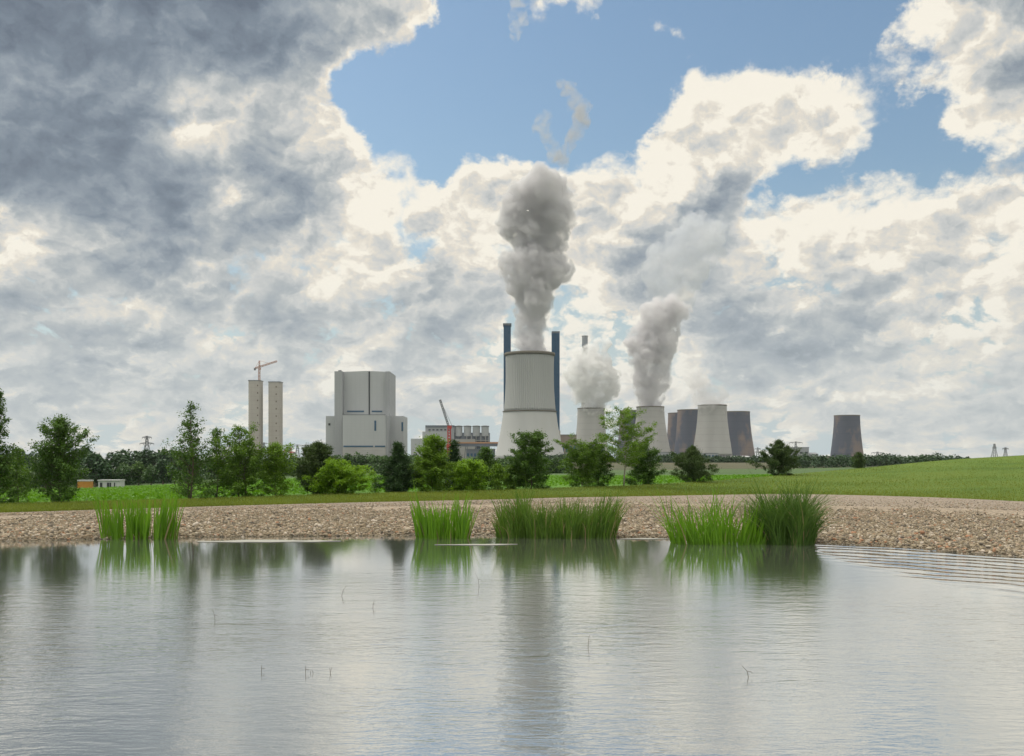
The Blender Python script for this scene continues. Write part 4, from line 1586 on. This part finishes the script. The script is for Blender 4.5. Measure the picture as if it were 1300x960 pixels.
field_scatter(40000, -200, 560, lambda p: np.interp(p, FINE, BF[4][0]) + 9, 320.0, .26, 'crop', 'crop_plants', 'bright green leafy crop plants covering the field', rows=1.4, hgt=.55, power=1.25)
field_scatter(12000, 640, 1000, lambda p: np.interp(p, FINE, BF[4][0]) + 25, 330.0, .3, 'crop', 'crop_plants', 'bright green crop behind the larch and the pines', rows=0, hgt=.3, power=1.2)


# ---- grass blades on the lawn
def grass_tufts(n):
    px = rc.uniform(-400, 1780, n)
    t = rc.uniform(0, 1, n) ** 1.6
    y0, y1 = np.interp(px, FINE, BF[3][0]), np.interp(px, FINE, BF[4][0])
    z0, z1 = np.interp(px, FINE, BF[3][1]), np.interp(px, FINE, BF[4][1])
    Yv, zv = y0 + (y1 - y0) * t + rc.normal(0, .05, n), z0 + (z1 - z0) * t
    xv = (px - 650) / F * Yv
    h = rc.uniform(.05, .12, n)[:, None]
    a = rc.uniform(0, 6.28, n)
    w = np.stack([np.cos(a), np.sin(a), np.zeros(n)], 1) * .018
    b = np.stack([xv, Yv, zv - .02], 1)
    tip = b + np.stack([rc.normal(0, .35, n), rc.normal(0, .35, n), np.ones(n)], 1) * h * 1.3
    v = np.stack([b - w, b + w, tip], 1).reshape(-1, 3)
    f = np.arange(n * 3).reshape(n, 3)
    return tag(mesh_obj('lawn_grass', v, f, M['grass']), 'short mown grass blades on the lawn', kind='stuff')


grass_tufts(170000)


# ---- reeds
def reed_clump(px0, px1, base_py, blades, hmin, hmax, lean, mat, label, name='reed_clump', seed=1, width=.034, depth=1.2, gaps=(), arch=.25, hprof=None, dry=0, z0=-.05, cat='reeds', group='reed clumps along the waterline'):
    r = np.random.default_rng(seed)
    Yr = CAM_H * F / (base_py - HORIZON)
    cx = (px0 + px1) / 2
    loc = Vector((X(cx, Yr), Yr, 0))
    t = empty(name, loc, label, cat, group)

    def build(nb, m, nm, hs=1.0):
        Vv, Ff = [], []
        k = 0
        while k < nb:
            px = r.uniform(px0, px1)
            if any(a < px < b for a, b in gaps) and r.uniform() < .93:
                continue
            u = (px - cx) / ((px1 - px0) / 2)
            if r.uniform() < .25 * max(abs(u) - .3, 0) * 2:
                continue
            y = (r.uniform(-.5, .5) + .35 * noise.noise(Vector((px * .07, seed, 9)))) * depth * math.sqrt(max(1 - u * u * .8, .1))
            x = (px - cx) / F * Yr
            hp = float(interp_prof(hprof, (u + 1) / 2)) if hprof else 1.0
            H = r.uniform(hmin, hmax) * hp * hs * (1.0 + .42 * noise.noise(Vector((px * .11, seed * 3.1, 0))) + .25 * noise.noise(Vector((px * .4, seed * 1.7, 5))))
            if r.uniform() < .07:
                H *= 1.18
            la = r.normal(0, lean) + u * lean * 1.3
            lb = r.normal(0, lean)
            ar = arch * abs(r.normal(0, 1)) * (1 if r.uniform() < .5 + .35 * u else -1)
            w = width * r.uniform(.6, 1.25)
            face = r.uniform(-.9, .9)
            wx_, wy_ = math.cos(face) * w / 2, math.sin(face) * w / 2
            b0 = len(Vv)
            ns = 6
            for j in range(ns + 1):
                q = j / ns
                zz = H * (q - .10 * abs(ar) * q ** 3 * 2)
                xx = x + H * (la * q + ar * q ** 3 * .6)
                yy = y + H * (lb * q)
                ww = (1 - q ** 2.2) + .03
                Vv.append((xx - wx_ * ww, yy - wy_ * ww, z0 + zz))
                Vv.append((xx + wx_ * ww, yy + wy_ * ww, z0 + zz))
            for j in range(ns):
                a = b0 + 2 * j
                Ff.append((a, a + 1, a + 3, a + 2))
            k += 1
        return tag(mesh_obj(nm, np.array(Vv), np.array(Ff), M[m], t), kind='stuff')
    build(blades, mat, 'blades')
    if dry:
        build(dry, 'reed_dry', 'dry_stems', .8)
    return t


reed_clump(131, 222, 684, 260, 1.2, 1.95, .07, 'reed', 'bright green upright reeds in three bunches, far left in the water', seed=3, width=.05, gaps=((157, 163), (190, 199)), arch=.12, depth=1.0, dry=14)
reed_clump(528, 596, 683, 250, 1.05, 1.85, .10, 'reed', 'small bright green fan of reeds left of the long dark reed bed', seed=4, width=.05, arch=.15, depth=1.0, hprof=[(0, .8), (.2, 1), (.5, .85), (.8, .95), (1, .9)], dry=10)
reed_clump(631, 781, 682, 1700, .75, 1.75, .10, 'reed_dark', 'long dense dark green reed bed in the middle of the waterline', name='reed_bed', seed=5, width=.034, arch=.35, depth=1.6, hprof=[(0, .55), (.08, .9), (.2, 1.0), (.5, .92), (.8, .95), (1, .9)], dry=150)
reed_clump(853, 970, 690, 430, .7, 2.1, .15, 'reed', 'loose bright green arching reeds left of the tall dark sedge tuft', seed=6, width=.045, arch=.35, depth=1.4, hprof=[(0, .85), (.25, .8), (.5, 1.05), (.75, .85), (1, .95)], dry=20)
reed_clump(972, 1030, 690, 1700, 1.2, 2.2, .14, 'sedge', 'tallest bushy dark sedge tuft with drooping tips at the right end of the reeds', name='sedge_tuft', seed=7, width=.028, arch=.75, depth=1.6, hprof=[(0, .85), (.3, 1.0), (.6, 1.05), (.85, .95), (1, .6)], dry=60, cat='sedge')

# ---- floating film and twigs on the water
rf = np.random.default_rng(21)


def film(px0, px1, py, thick, label):
    Yf_ = CAM_H * F / (py - HORIZON)
    n = 40
    a, b = X(px0, Yf_), X(px1, Yf_)
    cx = (a + b) / 2
    up_, dn = [], []
    for i in range(n + 1):
        u = i / n
        x = a + (b - a) * u - cx
        w = thick * (math.sin(math.pi * min(max(u, .02), .98)) ** .5) * (.6 + .8 * (noise.noise(Vector((x * 1.3, py, 0))) + .5))
        m = .35 * noise.noise(Vector((x * .5, py, 4)))
        up_.append((x, m + w)); dn.append((x, m - w))
    poly = dn + up_[::-1]
    mb = MB()
    mb.prism(poly, .004, .014)
    o = mb.build('floating_film', M['scum'])
    o.location = (cx, Yf_, 0)
    tag(o, label, 'floating film', 'pale films floating on the pond')


film(252, 432, 687.5, .42, 'long pale film on the water left of the small reed fan')
film(552, 657, 691.5, .22, 'short pale film on the water in front of the small reed fan')
film(786, 850, 684.5, .20, 'thin pale film by the stones right of the long reed bed')
for (px, py, hgt, lab) in ((609, 745, .34, 'dead twig standing in the water below the reed fan'), (746, 822, .20, 'thin dead stalk in the water in front of the long reed bed'),
                           (388, 855, .11, 'small dead shoots low in the water, nearest the camera at the left'), (274, 788, .20, 'bent dead stalk in the left part of the pond'),
                           (433, 757, .22, 'thin dead twig in the middle left water'), (952, 860, .16, 'forked dead stalk in the near water at the right'),
                           (473, 772, .16, 'leaning dead twig left of the centre of the pond'), (332, 853, .10, 'tiny dead shoot at the near left water')):
    Yt = CAM_H * F / (py - HORIZON)
    mb = MB()
    s = .0045
    jx = (px % 7 - 3) * .03
    mb.tube([(0, 0, -.1), (jx * .4, 0, hgt * .5), (jx * 1.2, .02, hgt)], [s, s * .8, s * .4], 5)
    mb.tube([(jx * .4, 0, hgt * .5), (jx * .4 + .05, 0, hgt * .5), (.22 * hgt, 0, hgt * .30)], [s * .7, s * .6, s * .3], 4)
    if 'shoots' in lab:
        for q, lq in ((.05, .02), (.13, -.03), (.31, .05), (.36, -.02)):
            mb.tube([(q, 0, -.1), (q + lq, lq, hgt * (.3 + q * 1.3))], [s, s * .5], 4)
    o = mb.build('dead_twig', M['bark'])
    o.location = (X(px, Yt), Yt, 0)
    tag(o, lab, 'twig', 'dead twigs standing in the pond')


# ================================================================== steam
def steam_mat(name, dens, col, aniso=0.2, size=10.0, hard=.5):
    """scattering steam, torn by turbulence: the density varies through the cloud's volume"""
    m = bpy.data.materials.new(name)
    m.use_nodes = True
    T = NT(m.node_tree)
    T.n.clear()
    out = T.new('ShaderNodeOutputMaterial')
    v = T.new('ShaderNodeVolumePrincipled')
    v.inputs['Color'].default_value = (*col, 1)
    v.inputs['Anisotropy'].default_value = aniso
    p = geo_pos(T)
    n, _ = T.noise(p, 1.0 / size, 5, .62, .6)
    T._set(v.inputs['Density'], T.maprange(n, hard - .13, hard + .11, 0.0, dens, smooth=True))
    T.l.new(v.outputs[0], out.inputs['Volume'])
    m.cycles.volume_step_rate = STEP
    return m


STEP = 0.12
rs = np.random.default_rng(31)


def steam(label, Y_, blobs, dens, col, voxel, disp=1.0, seed=0, name='steam_plume', sub=9, aniso=.2, psize=.42, hard=.44, grow=1.0):
    """blobs: (px, py, radius_px); every blob gets smaller puffs on its surface, all fused and roughened"""
    r = np.random.default_rng(seed)
    bm = bmesh.new()
    s = Y_ / F
    loc = P(blobs[0][0], blobs[0][1], Y_)
    for (px, py, rad) in blobs:
        rad *= grow
        c = P(px, py, Y_) - loc
        c.y += r.normal(0, rad * .25) * s
        R = rad * s
        bmesh.ops.create_icosphere(bm, subdivisions=2, radius=R * .86, matrix=Matrix.Translation(c))
        for k in range(sub):
            d = Vector(r.normal(size=3)).normalized()
            q = R * r.uniform(.28, .5)
            bmesh.ops.create_icosphere(bm, subdivisions=2, radius=q, matrix=Matrix.Translation(c + d * (R * .92 - q * .35)))
    me = bpy.data.meshes.new(name)
    bm.to_mesh(me)
    bm.free()
    o = bpy.data.objects.new(name, me)
    COL.objects.link(o)
    o.location = loc
    rm = o.modifiers.new('fuse', 'REMESH')
    rm.mode = 'VOXEL'
    rm.voxel_size = voxel
    rm.use_smooth_shade = True
    base = max(b[2] for b in blobs) * s
    for i, (sz, st) in enumerate(((.55, .40), (.24, .22), (.11, .11))):
        tx = bpy.data.textures.new('puff', 'CLOUDS')
        tx.noise_scale = base * sz
        tx.noise_depth = 2
        tx.noise_basis = 'IMPROVED_PERLIN' if i != 1 else 'VORONOI_F1'
        d = o.modifiers.new('billow', 'DISPLACE')
        d.texture = tx
        d.texture_coords = 'GLOBAL'
        d.mid_level = .5
        d.strength = base * st * disp * (1 if i != 1 else -1)
    dg = bpy.context.evaluated_depsgraph_get()
    me2 = bpy.data.meshes.new_from_object(o.evaluated_get(dg))
    o.modifiers.clear()
    o.data = me2
    me2.name = name
    me2.materials.clear()
    me2.materials.append(steam_mat(name, dens, col, aniso, base * psize, hard))
    return tag(o, label, 'steam', 'steam from the cooling towers')


steam('tall dark grey steam column rising from the tallest cooling tower', 1150,
      [(674, 453, 19), (674, 440, 18), (674, 425, 18), (674, 410, 19), (677, 396, 23), (680, 380, 26), (676, 362, 30), (668, 345, 27), (694, 350, 26), (664, 338, 26), (700, 336, 24),
       (682, 326, 30), (676, 304, 28), (668, 286, 32), (696, 288, 28), (704, 300, 18), (654, 272, 22), (676, 262, 34), (704, 264, 26), (690, 244, 26), (666, 248, 20), (700, 236, 18), (680, 234, 16)],
      .17, (.79, .785, .80), 2.2, seed=1, psize=.40, hard=.495, grow=1.10)
steam('round pale steam cloud over the first steaming tower, brightest at its left side', 2090,
      [(751, 522, 14), (750, 513, 15), (756, 503, 15), (744, 501, 15), (752, 492, 19), (737, 486, 15), (727, 478, 11), (731, 468, 12), (766, 492, 16), (778, 496, 10), (782, 486, 7), (770, 478, 15),
       (752, 474, 18), (740, 462, 13), (757, 458, 14), (768, 462, 11), (748, 448, 10), (762, 446, 9), (735, 450, 8), (770, 436, 7), (756, 436, 7)],
      .13, (.90, .90, .90), 3.2, seed=2, psize=.62, hard=.515, grow=1.16)
steam('grey steam column leaning right above the tower behind the larch', 2090,
      [(826, 520, 15), (827, 509, 16), (825, 497, 19), (834, 487, 18), (822, 478, 19), (836, 470, 19), (818, 458, 18), (838, 452, 18), (812, 440, 17), (828, 438, 24), (846, 430, 17), (814, 426, 16), (834, 418, 22),
       (850, 412, 17), (828, 404, 18), (844, 398, 18), (860, 398, 13), (836, 388, 13), (852, 386, 12), (870, 394, 10)],
      .12, (.82, .81, .825), 3.4, seed=3, psize=.58, hard=.505, grow=1.14)
steam('faint thin steam wisp leaning left over the grey tower in front of dark towers', 1990,
      [(903, 517, 15), (908, 508, 15), (898, 504, 17), (888, 498, 15), (882, 487, 13), (910, 500, 13), (893, 490, 12), (886, 478, 9), (916, 506, 10)],
      .045, (.82, .81, .82), 3.2, seed=4, hard=.51, psize=.8)
steam('torn brownish steam wisp high above the tallest tower, right and darker of the pair', 1150,
      [(714, 108, 9), (722, 116, 11), (731, 126, 14), (738, 138, 15), (737, 152, 14), (731, 166, 11), (724, 178, 10), (717, 190, 10), (712, 202, 12)],
      .075, (.64, .63, .62), 1.8, 1.4, seed=5, name='steam_wisp', psize=1.1, hard=.52)
steam('torn steam wisp high above the tallest tower, left and fainter of the pair', 1150,
      [(692, 148, 11), (688, 162, 12), (693, 176, 10), (700, 188, 10), (703, 200, 11), (684, 156, 8)],
      .045, (.66, .65, .63), 1.8, 1.4, seed=6, name='steam_wisp', psize=1.1, hard=.53)
steam('broad thin upper steam drifting into the clouds above the leaning steam column', 2250,
      [(852, 384, 20), (866, 372, 22), (840, 370, 20), (846, 352, 24), (872, 350, 24), (830, 348, 16), (838, 332, 20), (860, 330, 26), (886, 334, 20), (894, 312, 24), (868, 306, 22), (910, 292, 20), (884, 286, 20)],
      .030, (.76, .78, .82), 5.0, seed=12, psize=.8, hard=.50, grow=1.1)
steam('faint upright steam wisp at the top edge of the picture', 1150,
      [(655, -8, 11), (658, 8, 12), (659, 22, 13), (656, 36, 11), (654, 48, 8)], .05, (.72, .71, .70), 1.8, 1.3, seed=8, name='steam_wisp', psize=1.1, hard=.52)
steam('thin veil of steam drifting above the round pale steam cloud', 2300,
      [(748, 436, 10), (740, 424, 11), (752, 412, 12), (744, 400, 11), (756, 392, 9)], 0.006, (.88, .88, .88), 5.0, 1.2, seed=9)

# ================================================================== summer haze
M_h = bpy.data.materials.new('haze')
M_h.use_nodes = True
T = NT(M_h.node_tree)
T.n.clear()
out = T.new('ShaderNodeOutputMaterial')
vv = T.new('ShaderNodeVolumePrincipled')
vv.inputs['Color'].default_value = (.90, .94, 1.0, 1)
vv.inputs['Density'].default_value = 0.00003
vv.inputs['Anisotropy'].default_value = 0.3
T.l.new(vv.outputs[0], out.inputs['Volume'])
mb = MB()
mb.box(-6100, 6100, -6100, 6100, -11.0, 620.0)
o = mb.build('haze', M_h)
tag(o, 'thin summer haze over the plain', 'haze', kind='stuff')
